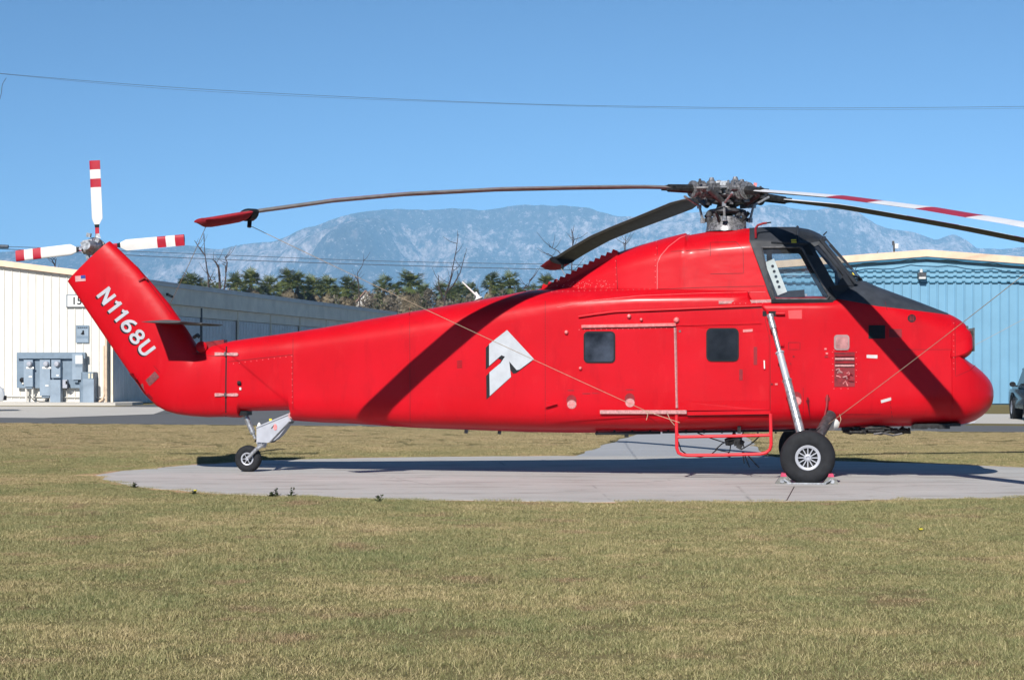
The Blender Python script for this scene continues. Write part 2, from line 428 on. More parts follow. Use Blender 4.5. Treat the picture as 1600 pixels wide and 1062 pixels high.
nt.links.new(math_(nt, 'MULTIPLY_ADD', fg, -0.04, 0.04), b.inputs['Coat Weight'])
nt.links.new(math_(nt, 'MULTIPLY_ADD', fg, 0.08, 0.34), b.inputs['Roughness'])

m_gray = M('canopy_gray', (0.030, 0.034, 0.042), 0.5, var=0.25, scale=5)
m_black = M('black_paint', (0.012, 0.013, 0.016), 0.5)
m_rub = M('tyre_rubber', (0.020, 0.021, 0.024), 0.75, var=0.25, scale=9, bmp=0.15)
m_alu = M('bare_metal', (0.36, 0.37, 0.39), 0.38, 0.6, var=0.55, scale=22)
m_silver = M('silver_paint', (0.36, 0.375, 0.42), 0.45, 0.15, var=0.12, scale=7)
m_steel = M('dark_steel', (0.10, 0.10, 0.105), 0.45, 0.6, var=0.5, scale=14)
m_oily = M('oily_metal', (0.035, 0.035, 0.035), 0.4, 0.4, var=0.6, scale=18)
m_white = M('white_paint', (0.62, 0.62, 0.605), 0.5, var=0.06, scale=8)
m_pink = M('faded_red', (0.60, 0.20, 0.20), 0.6, var=0.3, scale=25)
m_wornred = M('worn_red_white', (0.42, 0.21, 0.21), 0.55, var=0.35, scale=30)
m_dred = M('dark_red', (0.20, 0.006, 0.012), 0.5, var=0.3)
m_bred = M('blade_red', (0.34, 0.018, 0.040), 0.45, var=0.15)
m_seam = M('seam_gap', (0.10, 0.004, 0.007), 0.6)
m_rivet = M('rivet_heads', (0.66, 0.15, 0.16), 0.4, 0.2)
m_placard = M('placard_white', (0.46, 0.43, 0.43), 0.5)
m_yel = M('yellow_paint', (0.75, 0.60, 0.05), 0.5)
m_hub = M('hub_metal', (0.20, 0.20, 0.21), 0.36, 0.5, var=0.8, scale=30)
m_rope = M('rope_fibre', (0.40, 0.31, 0.22), 0.9, var=0.3, scale=60)
m_gls = glass('cockpit_glass', (0.80, 0.86, 0.88), 0.07)
m_smoke = glass('smoked_roof_glass', (0.10, 0.12, 0.14), 0.10)
m_dglass = M('dark_window_glass', (0.015, 0.017, 0.022), 0.08, 0.0, var=0.5, scale=3)
m_pinkglass = M('faded_plastic', (0.36, 0.17, 0.17), 0.3, var=0.4, scale=9)

heli = empty('helicopter', 'large bright red helicopter with drooping blades parked on the concrete pad', 'helicopter', HL, HA)

def half_profile(zb, zt, w, hb, ht, nb=2.6, nt_=2.4, wt=None, n=10):
    """right half of a section from the keel up to the spine, as (y, z)"""
    wt = w if wt is None else wt; pts = []
    for i in range(n + 1):
        a = math.pi / 2 * i / n; pts.append((w * math.sin(a) ** (2 / nb), zb + hb * (1 - math.cos(a) ** (2 / nb))))
    for k in range(1, 6): pts.append((lerp(w, wt, k / 6), lerp(zb + hb, zt - ht, k / 6)))
    for i in range(n + 1):
        a = math.pi / 2 * i / n; pts.append((wt * math.cos(a) ** (2 / nt_), zt - ht + ht * math.sin(a) ** (2 / nt_)))
    return pts
def ring_from(x, hp):
    return [Vector((x, -y, z)) for y, z in hp] + [Vector((x, y, z)) for y, z in hp[-2:0:-1]]
# px, top, bottom, w, hb, ht, w_top
FUS = [(353, 535, 651, .27, .34, .36, .26), (366, 532, 652, .285, .34, .36, .27), (377, 530.5, 652, .29, .34, .36, .28), (380, 530, 642, .29, .28, .36, .28), (458, 519, 640.5, .37, .28, .38, .36), (462, 518.5, 657, .375, .34, .38, .36),
       (510, 511, 660, .43, .36, .40, .41), (560, 502, 662, .48, .38, .42, .46), (650, 486, 668, .58, .40, .46, .56), (760, 467, 672, .70, .42, .48, .67), (830, 454, 674.5, .77, .42, .46, .73), (900, 449, 675.5, .83, .42, .36, .79), (1000, 447, 675, .865, .40, .30, .83),
       (1100, 447, 673, .88, .40, .28, .85), (1169, 447, 671, .885, .40, .28, .85), (1176, 463, 671, .885, .40, .22, .85), (1296, 463, 668, .88, .40, .22, .84), (1306, 455, 668, .875, .40, .34, .83), (1335, 438, 667, .87, .42, .55, .80), (1350, 439, 667, .865, .42, .56, .79), (1370, 448, 666, .86, .44, .55, .78),
       (1430, 470, 665, .84, .46, .50, .74), (1479, 489, 664, .80, .50, .44, .70)]
def fus_ring(px):
    t, bo, wd, hb, ht, wt = interp(FUS, px)
    return ring_from(X_(px), half_profile(Z_(px, bo), Z_(px, t), wd, hb, ht, wt=wt))
def dense(tab, step):
    xs = []
    for a, b_ in zip(tab, tab[1:]):
        n = max(1, int((b_[0] - a[0]) / step)); xs += [lerp(a[0], b_[0], i / n) for i in range(n)]
    return xs + [tab[-1][0]]
fus = MB(); fus.loft([fus_ring(x) for x in dense(FUS, 22)])
o_fus = fus.build('fuselage', m_fus, heli, smooth=35)
# upper nose and chin
NOSE = [(1474, 490, 564, .70, .06, .42, .62), (1480, 490, 564, .775, .06, .42, .685), (1489, 494, 563, .755, .07, .40, .67), (1498, 499.5, 562, .73, .09, .32, .65), (1504.5, 505, 560, .70, .11, .25, .63), (1509, 511, 557, .665, .11, .18, .60), (1512, 517, 554, .625, .09, .12, .57), (1513.5, 523, 549, .58, .07, .08, .54)]
CHIN = [(1474, 548, 664, .72, .45, .05, .66), (1480, 548, 664, .79, .48, .06, .755), (1490, 550, 663.5, .775, .46, .08, .745), (1501, 557, 662.5, .75, .44, .13, .72), (1512, 565, 660, .71, .42, .20, .68), (1522.5, 571.5, 656, .65, .36, .26, .60), (1532, 579, 650, .565, .32, .27, .53), (1540, 587, 643, .47, .26, .24, .45), (1545, 593, 637, .37, .20, .20, .36), (1548.5, 599.5, 631, .27, .14, .14, .26), (1550.5, 606, 624, .16, .07, .07, .15), (1551, 611, 618, .07, .03, .03, .07)]
def tab_loft(tab, step=8, yc=0):
    rings = []
    for px in dense(tab, step):
        t, bo, wd, hb, ht, wt = interp(tab, px)
        rings.append(ring_from(X_(px), half_profile(Z_(px, bo), Z_(px, t), wd, hb, ht, wt=wt)))
    return rings
nose = MB(); nose.loft(tab_loft(NOSE)); nose.build('nose_cowl', m_red, heli, smooth=40)
chin = MB(); chin.loft(tab_loft(CHIN)); chin.build('clamshell_door', m_red, heli, smooth=40)
# intake grille in the upper nose
g_ = MB(); gx = X_(1512)
g_.prism([(gx, -.46, Z_(1526, 518)), (gx, .46, Z_(1526, 518)), (gx, .48, Z_(1526, 548)), (gx, -.48, Z_(1526, 548))], (0.035, 0, 0))
gr = g_.build('intake_grille', m_oily, heli)
for k in range(9):
    q = MB(); y = -.44 + k * .11; q.bar((gx + .045, y, Z_(1526, 513)), (gx + .045, y, Z_(1526, 549)), .02, .02); q.build('grille_bar', m_steel, gr)
q = MB(); q.bar(P(1511, 509, -.5), P(1514.5, 550, -.5), .03, .05, up=(0, 1, 0)); q.bar(P(1513, 522, -.5), P(1517, 523, -.5), .05, .05); q.bar(P(1503, 558, -.5), P(1512, 552, -.5), .06, .03); q.build('grille_frame', m_steel, gr)
# transmission fairing (the hump behind and under the rotor)
DOG = [(838, 453, .05), (852, 449, .14), (880, 437, .24), (920, 416, .36), (960, 396.5, .45), (1000, 383.5, .52), (1040, 372.5, .57), (1066, 366, .59), (1072, 364.5, .60), (1076, 368, .60), (1110, 362, .63), (1171, 357, .66)]
def dog_ring(px):
    t, wd = interp(DOG, px); zb = Z_(px, 478); zt = Z_(px, t)
    ht = min(.42, (zt - zb) * .6)
    hp = half_profile(zb, zt, wd * 1.12, .02, ht, wt=wd, nt_=2.2)
    return ring_from(X_(px), hp)
def shear(r_):
    za, zb, xa, xb = Z_(1171, 376, -.64), Z_(1207, 474, -.7), X_(1171, -.64), X_(1207, -.7)
    return [Vector((p.x + (xb - xa) * min(1.05, max(0, (za - p.z) / (za - zb))), p.y, p.z)) for p in r_]
dog = MB(); dog.loft([dog_ring(x) for x in dense(DOG, 14)] + [shear(dog_ring(1171.5))])
o_dog = dog.build('rotor_fairing', m_red, heli, smooth=35)
# tail pylon: sections between the leading and the trailing outline
LEAD = [(353, 535), (335, 539), (322, 546), (313, 549), (300, 527), (283, 501), (265, 475), (240, 445), (215, 417), (190, 393), (172, 377)]
TRAIL = [(353, 651), (325, 651.5), (300, 650), (278, 647), (260, 642), (245, 634), (226, 616), (203, 583), (172, 538), (138, 488), (106, 440)]
WID = [.27, .262, .25, .24, .22, .20, .185, .165, .15, .14, .125]
def dense2(l, k):
    out = []
    for a, b_ in zip(l, l[1:]):
        for i in range(k):
            t = i / k
            out.append(tuple(lerp(p, q, t) for p, q in zip(a, b_)) if isinstance(a, tuple) else lerp(a, b_, t))
    return out + [l[-1]]
pyl = []
for a, b_, wd in zip(dense2(LEAD, 3), dense2(TRAIL, 3), dense2(WID, 3)):
    pa, pb_ = P(*a), P(*b_); pts = []; n = 14
    for s_ in (-1, 1):
        for i in range(n + 1):
            u = (1 - math.cos(math.pi * i / n)) / 2
            if s_ > 0: u = 1 - u
            if (s_ > 0 and i in (0, n)): continue
            nn = 2.7 if wd > .2 else 2.3
            y = wd * (max(0, 1 - abs(2 * u - 1) ** nn)) ** (1 / nn) * (1 - .25 * u if wd < .2 else 1)
            p = pa.lerp(pb_, u); pts.append(Vector((p.x, s_ * y, p.z)))
    pyl.append(pts)
pm = MB(); pm.loft(pyl); o_pyl = pm.build('tail_pylon', m_red, heli, smooth=40)

BV = None
def make_bvh():
    vs, fs = [], []
    for q in (fus, nose, chin, dog, pm):
        o_ = len(vs); vs += [Vector(v) for v in q.v]; fs += [tuple(i + o_ for i in f) for f in q.f]
    return BVHTree.FromPolygons(vs, fs)
BV = make_bvh()
def surf(px, py, off=0.004):
    d = ray(px, py).normalized(); h = BV.ray_cast(CAML, d)
    if h[0] is None: return P(px, py, -.8)
    n = h[1] if h[1].dot(d) < 0 else -h[1]
    return h[0] + n * off
def seam(pts, width=0.012, off=0.003, step=6, mb=None):
    mb = mb or MB(); ps = []
    for a, b_ in zip(pts, pts[1:]):
        n = max(1, int(math.hypot(b_[0] - a[0], b_[1] - a[1]) / step))
        ps += [(lerp(a[0], b_[0], i / n), lerp(a[1], b_[1], i / n)) for i in range(n)]
    ps.append(pts[-1]); w2 = width * 100 / 2; row = []
    for i, p in enumerate(ps):
        a = ps[max(0, i - 1)]; c = ps[min(len(ps) - 1, i + 1)]; L = math.hypot(c[0] - a[0], c[1] - a[1]) or 1
        nx, ny = -(c[1] - a[1]) / L * w2, (c[0] - a[0]) / L * w2
        row.append((surf(p[0] + nx, p[1] + ny, off), surf(p[0] - nx, p[1] - ny, off)))
    o_ = len(mb.v)
    for a, c in row: mb.v += [tuple(a), tuple(c)]
    for i in range(len(row) - 1): mb.f.append((o_ + 2 * i, o_ + 2 * i + 1, o_ + 2 * i + 3, o_ + 2 * i + 2)); mb.mi.append(0)
    return mb
def decal(poly, off=0.004, sub=14):
    """filled outline that lies on the skin; poly in photo pixels"""
    dn = []
    for a, b_ in zip(poly, poly[1:] + poly[:1]):
        n = max(1, int(math.hypot(b_[0] - a[0], b_[1] - a[1]) / sub)); dn += [(lerp(a[0], b_[0], i / n), lerp(a[1], b_[1], i / n)) for i in range(n)]
    tri = tessellate_polygon([[Vector((x, y, 0)) for x, y in dn]])
    return MB().add([surf(x, y, off) for x, y in dn], [tuple(t) for t in tri])
def rrect(x0, y0, x1, y1, r, n=4):
    out = []
    for cx, cy, a0 in ((x1 - r, y0 + r, -90), (x1 - r, y1 - r, 0), (x0 + r, y1 - r, 90), (x0 + r, y0 + r, 180)):
        out += [(cx + r * math.cos(R(a0 + 90 * k / n)), cy + r * math.sin(R(a0 + 90 * k / n))) for k in range(n + 1)]
    return out
def plate(poly, thick, name, mat, off=0.0, parent=None, label=None, sub=14):
    d = decal(poly, off + thick, sub); n = len(d.v)
    base = decal(poly, -0.01, sub)
    # walls from the outline down into the skin
    vs = d.v + base.v; fs = d.f + [(i, (i + 1) % n, (i + 1) % n + n, i + n) for i in range(n)]
    return MB().add(vs, fs).build(name, mat, parent or heli, label=label)
def spart(mb, name, mat, parent=None, label=None): return mb.build(name, mat, parent or heli, label=label, recalc=True)

m_edge_hl = M('edge_highlight', (0.60, 0.09, 0.10), 0.45, var=.3, scale=20)  # lighter red that paints a highlight along two fairing lines
# fold joint, hinges and panel lines
spart(seam([(354, 536), (353.5, 560), (353, 600), (353, 650)], .022, .003), 'fold_seam', m_black)
for y in (553.5, 616.5):
    hg_ = (plate([(336, y - 2.6), (345, y - 2.6), (352, y - 1.4), (362, y - 2.4), (371, y - 2.4), (373, y), (371, y + 2.4), (362, y + 2.4), (352, y + 1.4), (345, y + 2.6), (336, y + 2.6)], .02, 'fold_hinge', m_wornred)); spart(MB().tube([surf(353, y - 3, .02), surf(353, y + 3, .02)], .022), 'hinge_pin', m_steel, hg_)
lines = [[(458, 525), (457.5, 600), (458, 640)], [(1027, 452), (1027, 412), (1032, 400), (1045, 385), (1062, 372), (1078, 366)], [(1027, 452), (1100, 449), (1195, 447)],
         [(870, 480), (930, 469), (1000, 462), (1100, 458), (1196, 456)], [(1027, 378), (1027, 398)], [(963, 405), (965, 452)],
         [(1110, 400), (1110, 379), (1150, 378), (1161, 390), (1162, 427), (1110, 428)], [(1048, 393), (1108, 390)],
         [(1192, 480), (1197, 505), (1203, 530), (1204, 641)], [(1204, 641), (1076, 642)], [(1492, 500), (1493, 588), (1516, 578), (1524, 570)], [(1255, 606), (1255, 655)], [(1305, 647), (1375, 647)],
         [(1400, 546), (1490, 546)], [(640, 480), (641, 660)], [(852, 470), (852, 660)], [(1383, 472), (1386, 485)], [(357, 565), (458, 554)],
         [(240, 571), (250, 582)], [(300, 552), (330, 556), (350, 556)], [(215, 417), (240, 452), (268, 490)]]
for k, l in enumerate(lines): spart(seam(l, .012 if k == 1 else .007, .003), 'panel_line', m_edge_hl if k in (1, 3) else m_seam)  # panel curve and shoulder line carry the painted highlight, the rest are dark seams
# rivet rows: small proud heads, joined
rv = MB()
def rivets(pts, step=8.5, r=.0095):
    for a, b_ in zip(pts, pts[1:]):
        L = math.hypot(b_[0] - a[0], b_[1] - a[1]); n = max(1, int(L / step))
        for i in range(n):
            c = surf(lerp(a[0], b_[0], i / n), lerp(a[1], b_[1], i / n), .004)
            rv.add([c + Vector((0, -.004, 0)), c + Vector((r, 0, 0)), c + Vector((0, 0, r)), c + Vector((-r, 0, 0)), c + Vector((0, 0, -r))], [(0, 1, 2), (0, 2, 3), (0, 3, 4), (0, 4, 1)])
for l in ([(365, 568), (456, 556)], [(456, 556), (457, 638)], [(862, 456), (1024, 452)], [(1024, 398), (1024, 450)], [(962, 408), (963, 450)], [(1026, 378), (1026, 398)], [(1490, 505), (1490, 585)], [(1301, 550), (1301, 606)], [(1338, 550), (1338, 606)], [(1303, 547), (1336, 547)], [(1303, 607), (1336, 607)], [(1076, 646), (1200, 646)], [(905, 515), (1050, 512)], [(1130, 474), (1200, 474)], [(870, 436), (958, 452)]):
    rivets(l)
for k in range(60):
    x = random.uniform(870, 960); y = random.uniform(437, 452)
    rivets([(x, y), (x + 1, y)], 1, random.uniform(.005, .011))
tag(rv.build('rivet', m_rivet, heli), kind='stuff')
rv = MB()
for l in ([(560, 506), (560, 658)], [(720, 476), (720, 668)], [(800, 465), (800, 668)], [(640, 490), (640, 660)], [(852, 470), (852, 665)], [(460, 600), (1050, 612)], [(870, 478), (1000, 460), (1190, 454)], [(1255, 480), (1255, 600)], [(1345, 480), (1345, 660)], [(1210, 500), (1490, 512)], [(1308, 640), (1490, 640)], [(1030, 402), (1030, 450)]):
    rivets(l, 4.5, .0048)
tag(rv.build('flush_rivet', M('flush_rivet_red', (0.36, 0.012, 0.016), 0.4), heli), kind='stuff')

# cabin side: rails, door, windows
m_rail = M('worn_rail', (0.62, 0.16, 0.16), 0.4, 0.1, var=0.35, scale=18)
spart(MB().tube([surf(*p, .02) for p in ((904, 495), (930, 491), (961, 487), (1010, 485), (1060, 483), (1130, 480), (1190, 478), (1199, 487), (1206, 520))], .018), 'drip_rail', m_red)
spart(seam([(905, 496.5), (961, 489), (1060, 485), (1190, 480.5)], .018, .006), 'rail_shade_strip', m_seam)  # shade under the rail laid on as a dark strip
spart(MB().bar(surf(909, 510, .02), surf(1056, 507, .02), .03, .045), 'door_rail', m_rail)
spart(seam([(911, 513), (1056, 510.5)], .03, .006), 'rail_shade_strip', m_seam)  # same painted shade under the door rail
spart(MB().bar(surf(1056, 508, .01), surf(1189, 505, .01), .02, .02), 'door_rail', m_red)
dr = plate([(1058, 510), (1188, 507), (1201, 520), (1202, 640), (1059, 641)], .022, 'cabin_door', m_red)
spart(MB().bar(surf(1055, 512, .02), surf(1058, 637, .02), .028, .028), 'door_edge_strip', m_wornred, dr)
plate(rrect(1103.5, 512.5, 1154.5, 564.5, 8), .034, 'window_frame', m_black, parent=dr)
spart(decal(rrect(1106, 515, 1152, 562, 6), .037), 'window_pane', m_dglass, dr)
spart(MB().bar(surf(1194, 563, .05), surf(1194.5, 576, .05), .018, .03, up=(0, 1, 0)), 'door_handle', m_white, dr)
plate([(1061, 516), (1064, 516), (1064, 519), (1061, 519)], .03, 'latch', m_steel, parent=dr)
spart(decal([(1177.5, 542), (1183, 542), (1183, 570), (1177.5, 570)], .026), 'faded_stencil', m_dred, dr)
spart(decal([(1155, 577), (1160.5, 577), (1160.5, 594), (1155, 594)], .026), 'faded_stencil', m_dred, dr)
plate([(1161, 515), (1176, 514), (1176, 518), (1161, 519)], .03, 'placard', m_pink, parent=dr)
wn_ = plate(rrect(912, 517.5, 961.5, 567, 7), .012, 'cabin_window', m_black)
m_rearglass = M('rear_window_glass', (0.03, 0.036, 0.05), 0.10, 0.0, var=0.9, scale=2.2)
spart(decal(rrect(914.5, 520, 959, 564.5, 5), .015), 'window_pane', m_rearglass, wn_)
spart(MB().bar(surf(938, 643, .03), surf(1073, 643, .03), .03, .055), 'door_sill_rail', m_wornred)
spart(MB().bar(surf(1074, 645, .02), surf(1204, 643, .02), .03, .055), 'door_sill_rail', m_red)
spart(seam([(1074, 649), (1204, 647)], .025, .006), 'rail_shade_strip', m_seam)  # same painted shade below the sill rail
spart(MB().bar(surf(1123, 472.5, .01), surf(1208, 471, .01), .02, .045), 'cockpit_step_rail', m_wornred)
for x, y in ((893, 629), (984, 626.5), (1244.5, 624)):
    f = spart(decal([(x + 8 * math.cos(a), y - 3.5 + 9 * math.sin(a)) for a in (2 * math.pi * k / 18 for k in range(18))], .004), 'kick_in_step', m_dred)
    spart(decal([(x + 0.5 + 7.2 * math.cos(a), y + 2.5 + 6.8 * math.sin(a)) for a in (2 * math.pi * k / 18 for k in range(18))], .007), 'step_flap', m_wornred, f)
    sp_ = MB()
    for a in range(0, 180, 36):
        dx, dy = 6.5 * math.cos(R(a)), 6.2 * math.sin(R(a)); seam([(x + .5 - dx, y + 2.5 - dy), (x + .5 + dx, y + 2.5 + dy)], .010, .0095, mb=sp_)
    sp_.build('flap_tread', m_pink, f)
for x, y, r_ in ((983, 494, 3.2), (1057, 500, 4.2), (1002, 499, 2.2), (885, 519, 3), (907, 575, 2.4)):
    spart(MB().lathe(surf(x, y, 0), (0, -1, 0), [(r_ / 100 * 1.1, -.01), (r_ / 100, .025), (r_ / 150, .05), (0.001, .055)], 12), 'skin_fitting', m_rail)
spart(MB().prism([surf(853, 636, 0), surf(853, 625, 0), surf(871, 631, .0)], (0, -.06, 0)), 'drain_scoop', m_red)
for k in range(4):
    spart(seam([(714, 564.5 + 3.2 * k), (722, 563.8 + 3.2 * k)], .014, .005), 'vent_slot', m_seam)
spart(MB().bar(surf(374, 600, 0), surf(375, 597, .05), .05, .05), 'lock_fitting', m_black)
spart(MB().box(surf(376, 607, .01), (.03, .02, .04)), 'lock_fitting', m_white)
# forward side: hatch window, exhaust screen, louvres, labels
plate(rrect(1303, 523, 1327, 547, 5), .018, 'hatch_window', M('hatch_frame', (.30, .20, .20), .5)); spart(decal(rrect(1305.5, 525.5, 1325, 545, 4), .022), 'hatch_pane', m_pinkglass)
ex = plate([(1303.5, 550), (1335.5, 550), (1335.5, 604), (1303.5, 604)], .006, 'exhaust_screen', M('exhaust_screen', (0.17, 0.010, 0.016), 0.5, var=0.5, scale=12))
for y, m_ in ((555, m_dred), (560.5, m_wornred), (566, m_dred), (571, m_wornred)):
    spart(MB().bar(surf(1304.5, y, .02), surf(1334.5, y, .02), .02, .03), 'screen_slat', m_, ex)
random.seed(11)
for k in range(9):
    x0, y0 = random.uniform(1306, 1330), random.uniform(576, 600)
    spart(MB().tube([surf(x0, y0, .012), surf(min(1334, x0 + random.uniform(2, 6)), y0 + random.uniform(-5, 2), .02), surf(min(1334, x0 + random.uniform(4, 9)), min(603, y0 + random.uniform(-2, 5)), .012)], .011, 6), 'exhaust_duct', random.choice([m_wornred, m_pink, m_dred]), ex)
plate([(1357, 508), (1383, 508), (1383, 529), (1357, 529)], .006, 'louvre_panel', m_black)
plate([(1389, 514), (1409, 514), (1409, 527), (1389, 527)], .006, 'louvre_panel', m_dred)
rv2 = spart(decal([(1424.5 + 6.5 * math.cos(a), 497.5 + 6.2 * math.sin(a)) for a in (2 * math.pi * k / 20 for k in range(20))], .006, 30), 'round_vent', m_black)
for dx in (-2.6, 0.2, 3): spart(seam([(1424.5 + dx, 493.5), (1424.5 + dx, 501.5)], .012, .010), 'vent_blade', m_dred, rv2)
plate([(1354, 554), (1371, 554.5), (1371, 560), (1354, 559)], .006, 'white_placard', m_placard)
plate([(1376, 625), (1392, 620.5), (1392.5, 625), (1377, 629.5)], .006, 'white_placard', m_placard)
plate([(1191.5, 486), (1213, 486), (1213, 494), (1191.5, 494)], .004, 'strut_socket', m_black)
spart(MB().tube([surf(1212, 490, .03), surf(1226, 490, .03)], .025), 'strut_fitting', m_red)
spart(decal([(1231.5, 485), (1253, 484), (1253, 498), (1232.5, 498)], .004), 'faded_patch', M('faded_patch', (0.66, 0.055, 0.06), 0.6))
spart(seam([(1232, 535), (1250, 535), (1250, 546), (1232, 546), (1232, 535)], .008, .004), 'access_panel_edge', m_seam)
spart(MB().box(surf(1221, 538, .02), (.07, .05, .05)), 'grab_fitting', m_red)
for x, y in ((1290, 545), (1292, 552), (1291, 557), (1240, 557), (1235, 568), (1213, 600), (1206, 600), (1262, 622), (1293, 620)):
    spart(MB().box(surf(x, y, .003), (random.uniform(.02, .06), .02, .025)), 'skin_fitting', random.choice([m_dred, m_pink, m_seam]))
# small hatch openings on the pylon
plate([(220, 601), (242, 580), (249, 589), (226, 611)], .004, 'pylon_vent', M('vent_mesh', (0.16, 0.05, 0.055), 0.7, var=0.5, scale=60))
plate([(202, 584), (207, 583), (216, 594), (214, 597)], .004, 'pylon_vent', m_dred); plate([(228, 617), (232, 614), (239, 622), (238, 624)], .004, 'pylon_vent', m_dred)
spart(MB().tube([P(217, 440, -.1), P(226, 434, -.09), P(230, 437, -.09)], .02), 'tail_light', m_dred)

# emblem
EM = [(258, 150), (370, 62), (538, 243), (448, 309), (430, 312), (384, 258), (395, 354), (262, 474), (260, 326), (330, 268), (357, 228), (335, 219), (258, 286)]
EM = [(700 + x / 4, 500 + y / 4) for x, y in EM]
blk = MB()
for k in range(1, 9):
    d = decal([(x - 5.4 * k / 8, y + 5.6 * k / 8) for x, y in EM], .004 + .0007 * (8 - k), 40); blk.add(d.v, d.f)
em = spart(decal(EM, .0115, 40), 'white_emblem', M('emblem_white', (0.40, 0.425, 0.46), 0.4, var=0.10))
blk.build('emblem_shadow', m_black, em)
# registration lettering, painted flat on the pylon
def arc(cx, cy, rx, ry, a0, a1, n=14): return [(cx + rx * math.cos(R(lerp(a0, a1, k / n))), cy + ry * math.sin(R(lerp(a0, a1, k / n)))) for k in range(n + 1)]
GL = {'N': ([[(.09, 0), (.09, 1)], [(.09, .96), (.55, .04)], [(.55, 0), (.55, 1)]], .64),
      '1': ([[(.30, 0), (.30, 1)], [(.32, .93), (.20, .80), (.08, .74)]], .46),
      '6': ([arc(.31, .31, .22, .225, 0, 360), arc(.50, .33, .41, .585, 180, 88)], .62),
      '8': ([arc(.31, .285, .22, .205, 0, 360), arc(.31, .72, .19, .195, 0, 360)], .62),
      'U': ([[(.09, 1), (.09, .36)] + arc(.315, .32, .225, .235, 180, 360) + [(.54, .36), (.54, 1)]], .63)}
def ribbon(pts, w_):
    L_, R_ = [], []
    for i in range(len(pts)):
        a = pts[max(0, i - 1)]; b_ = pts[min(len(pts) - 1, i + 1)]
        if pts[0] == pts[-1] or (abs(pts[0][0] - pts[-1][0]) + abs(pts[0][1] - pts[-1][1]) < 1e-6 and len(pts) > 3):
            if i in (0, len(pts) - 1): a, b_ = pts[-2], pts[1]
        l = math.hypot(b_[0] - a[0], b_[1] - a[1]) or 1; nx, ny = -(b_[1] - a[1]) / l * w_ / 2, (b_[0] - a[0]) / l * w_ / 2
        L_.append((pts[i][0] + nx, pts[i][1] + ny)); R_.append((pts[i][0] - nx, pts[i][1] - ny))
    return L_, R_
def text_on(txt, px0, px1, height_px, name, mat, shadow, wt=.165, gap=.10):
    tot = sum(GL[ch][1] for ch in txt) + gap * (len(txt) - 1)
    dx, dy = px1[0] - px0[0], px1[1] - px0[1]; L = math.hypot(dx, dy); ux, uy = dx / L, dy / L; vx, vy = uy, -ux
    def mesh(off, sx_, sy_):
        q = MB(); x = 0; k = 0
        for ch in txt:
            for st in GL[ch][0]:
                dn = []
                for a, b_ in zip(st, st[1:]):
                    n = max(1, int(math.hypot(b_[0] - a[0], b_[1] - a[1]) / .2)); dn += [(lerp(a[0], b_[0], i / n), lerp(a[1], b_[1], i / n)) for i in range(n)]
                dn.append(st[-1]); l, r_ = ribbon(dn, wt); k += 1; o_ = len(q.v)
                for a, b_ in zip(l, r_):
                    for p in (a, b_):
                        X = px0[0] + sx_ + ux * L * (x + p[0]) / tot + vx * height_px * p[1]; Y = px0[1] + sy_ + uy * L * (x + p[0]) / tot + vy * height_px * p[1]
                        q.v.append(tuple(surf(X, Y, off + .0003 * (k % 4))))
                for i in range(len(dn) - 1): q.f.append((o_ + 2 * i, o_ + 2 * i + 1, o_ + 2 * i + 3, o_ + 2 * i + 2)); q.mi.append(0)
            x += GL[ch][1] + gap
        return q
    t = mesh(.0085, 0, 0).build(name, mat, heli)
    if shadow:
        s_ = MB()
        for k in range(1, 4): m2 = mesh(.003 + .0014 * (3 - k), -1.0 * k * .75, 0.9 * k * .75); s_.add(m2.v, m2.f)
        s_.build('lettering_shadow', m_black, t)
    return t
text_on('N1168U', (150.5, 462), (224.5, 559), 25, 'registration_lettering', M('lettering_grey', (0.42, 0.42, 0.46), 0.45), True)
# flag decal
def flag():
    A = (117.5, 431); U = (16, -1.2); V = (.6, 9.4); q = lambda u, v: (A[0] + U[0] * u + V[0] * v, A[1] + U[1] * u + V[1] * v)
    fl = spart(decal([q(0, 0), q(1, 0), q(1, 1), q(0, 1)], .004), 'flag_decal', m_white)
    for k in range(7): spart(decal([q(0, 2 * k / 13), q(1, 2 * k / 13), q(1, (2 * k + 1) / 13), q(0, (2 * k + 1) / 13)], .006), 'flag_stripe', M('flag_red', (.5, .03, .05), .5) if k == 0 else bpy.data.materials['flag_red'], fl)
    spart(decal([q(.56, 0), q(1, 0), q(1, .54), q(.56, .54)], .008), 'flag_canton', M('flag_blue', (.03, .05, .25), .5), fl)
flag()
# faint black marks where the photo shows smaller stencils
for x0, y0, x1, y1 in ((910, 614, 922, 615.5), (925, 613.5, 935, 614.5), (887, 609, 897, 610.5), (978, 608, 990, 609.5), (1125, 605, 1138, 606)):
    spart(decal([(x0, y0), (x1, y0), (x1, y1), (x0, y1)], .004), 'faded_stencil', m_dred)
# scalloped vent steps along the spine
for k in range(13):
    px = lerp(848, 958, k / 12); t = interp(DOG, px)[0] - 1.0; t2 = interp(DOG, px + 9.2)[0] - .5
    a, b_, c = P(px, t), P(px + 2.2, t - 5.5), P(px + 9.2, t2)
    q = MB(); wd = interp(DOG, px)[1] * .55 + .05
    q.prism([(a.x, -wd, a.z), (b_.x, -wd, b_.z), (c.x, -wd, c.z), (c.x, -wd, c.z - .12), (a.x, -wd, a.z - .12)], (0, 2 * wd, 0))
    q.build('spine_louvre', m_red, heli)
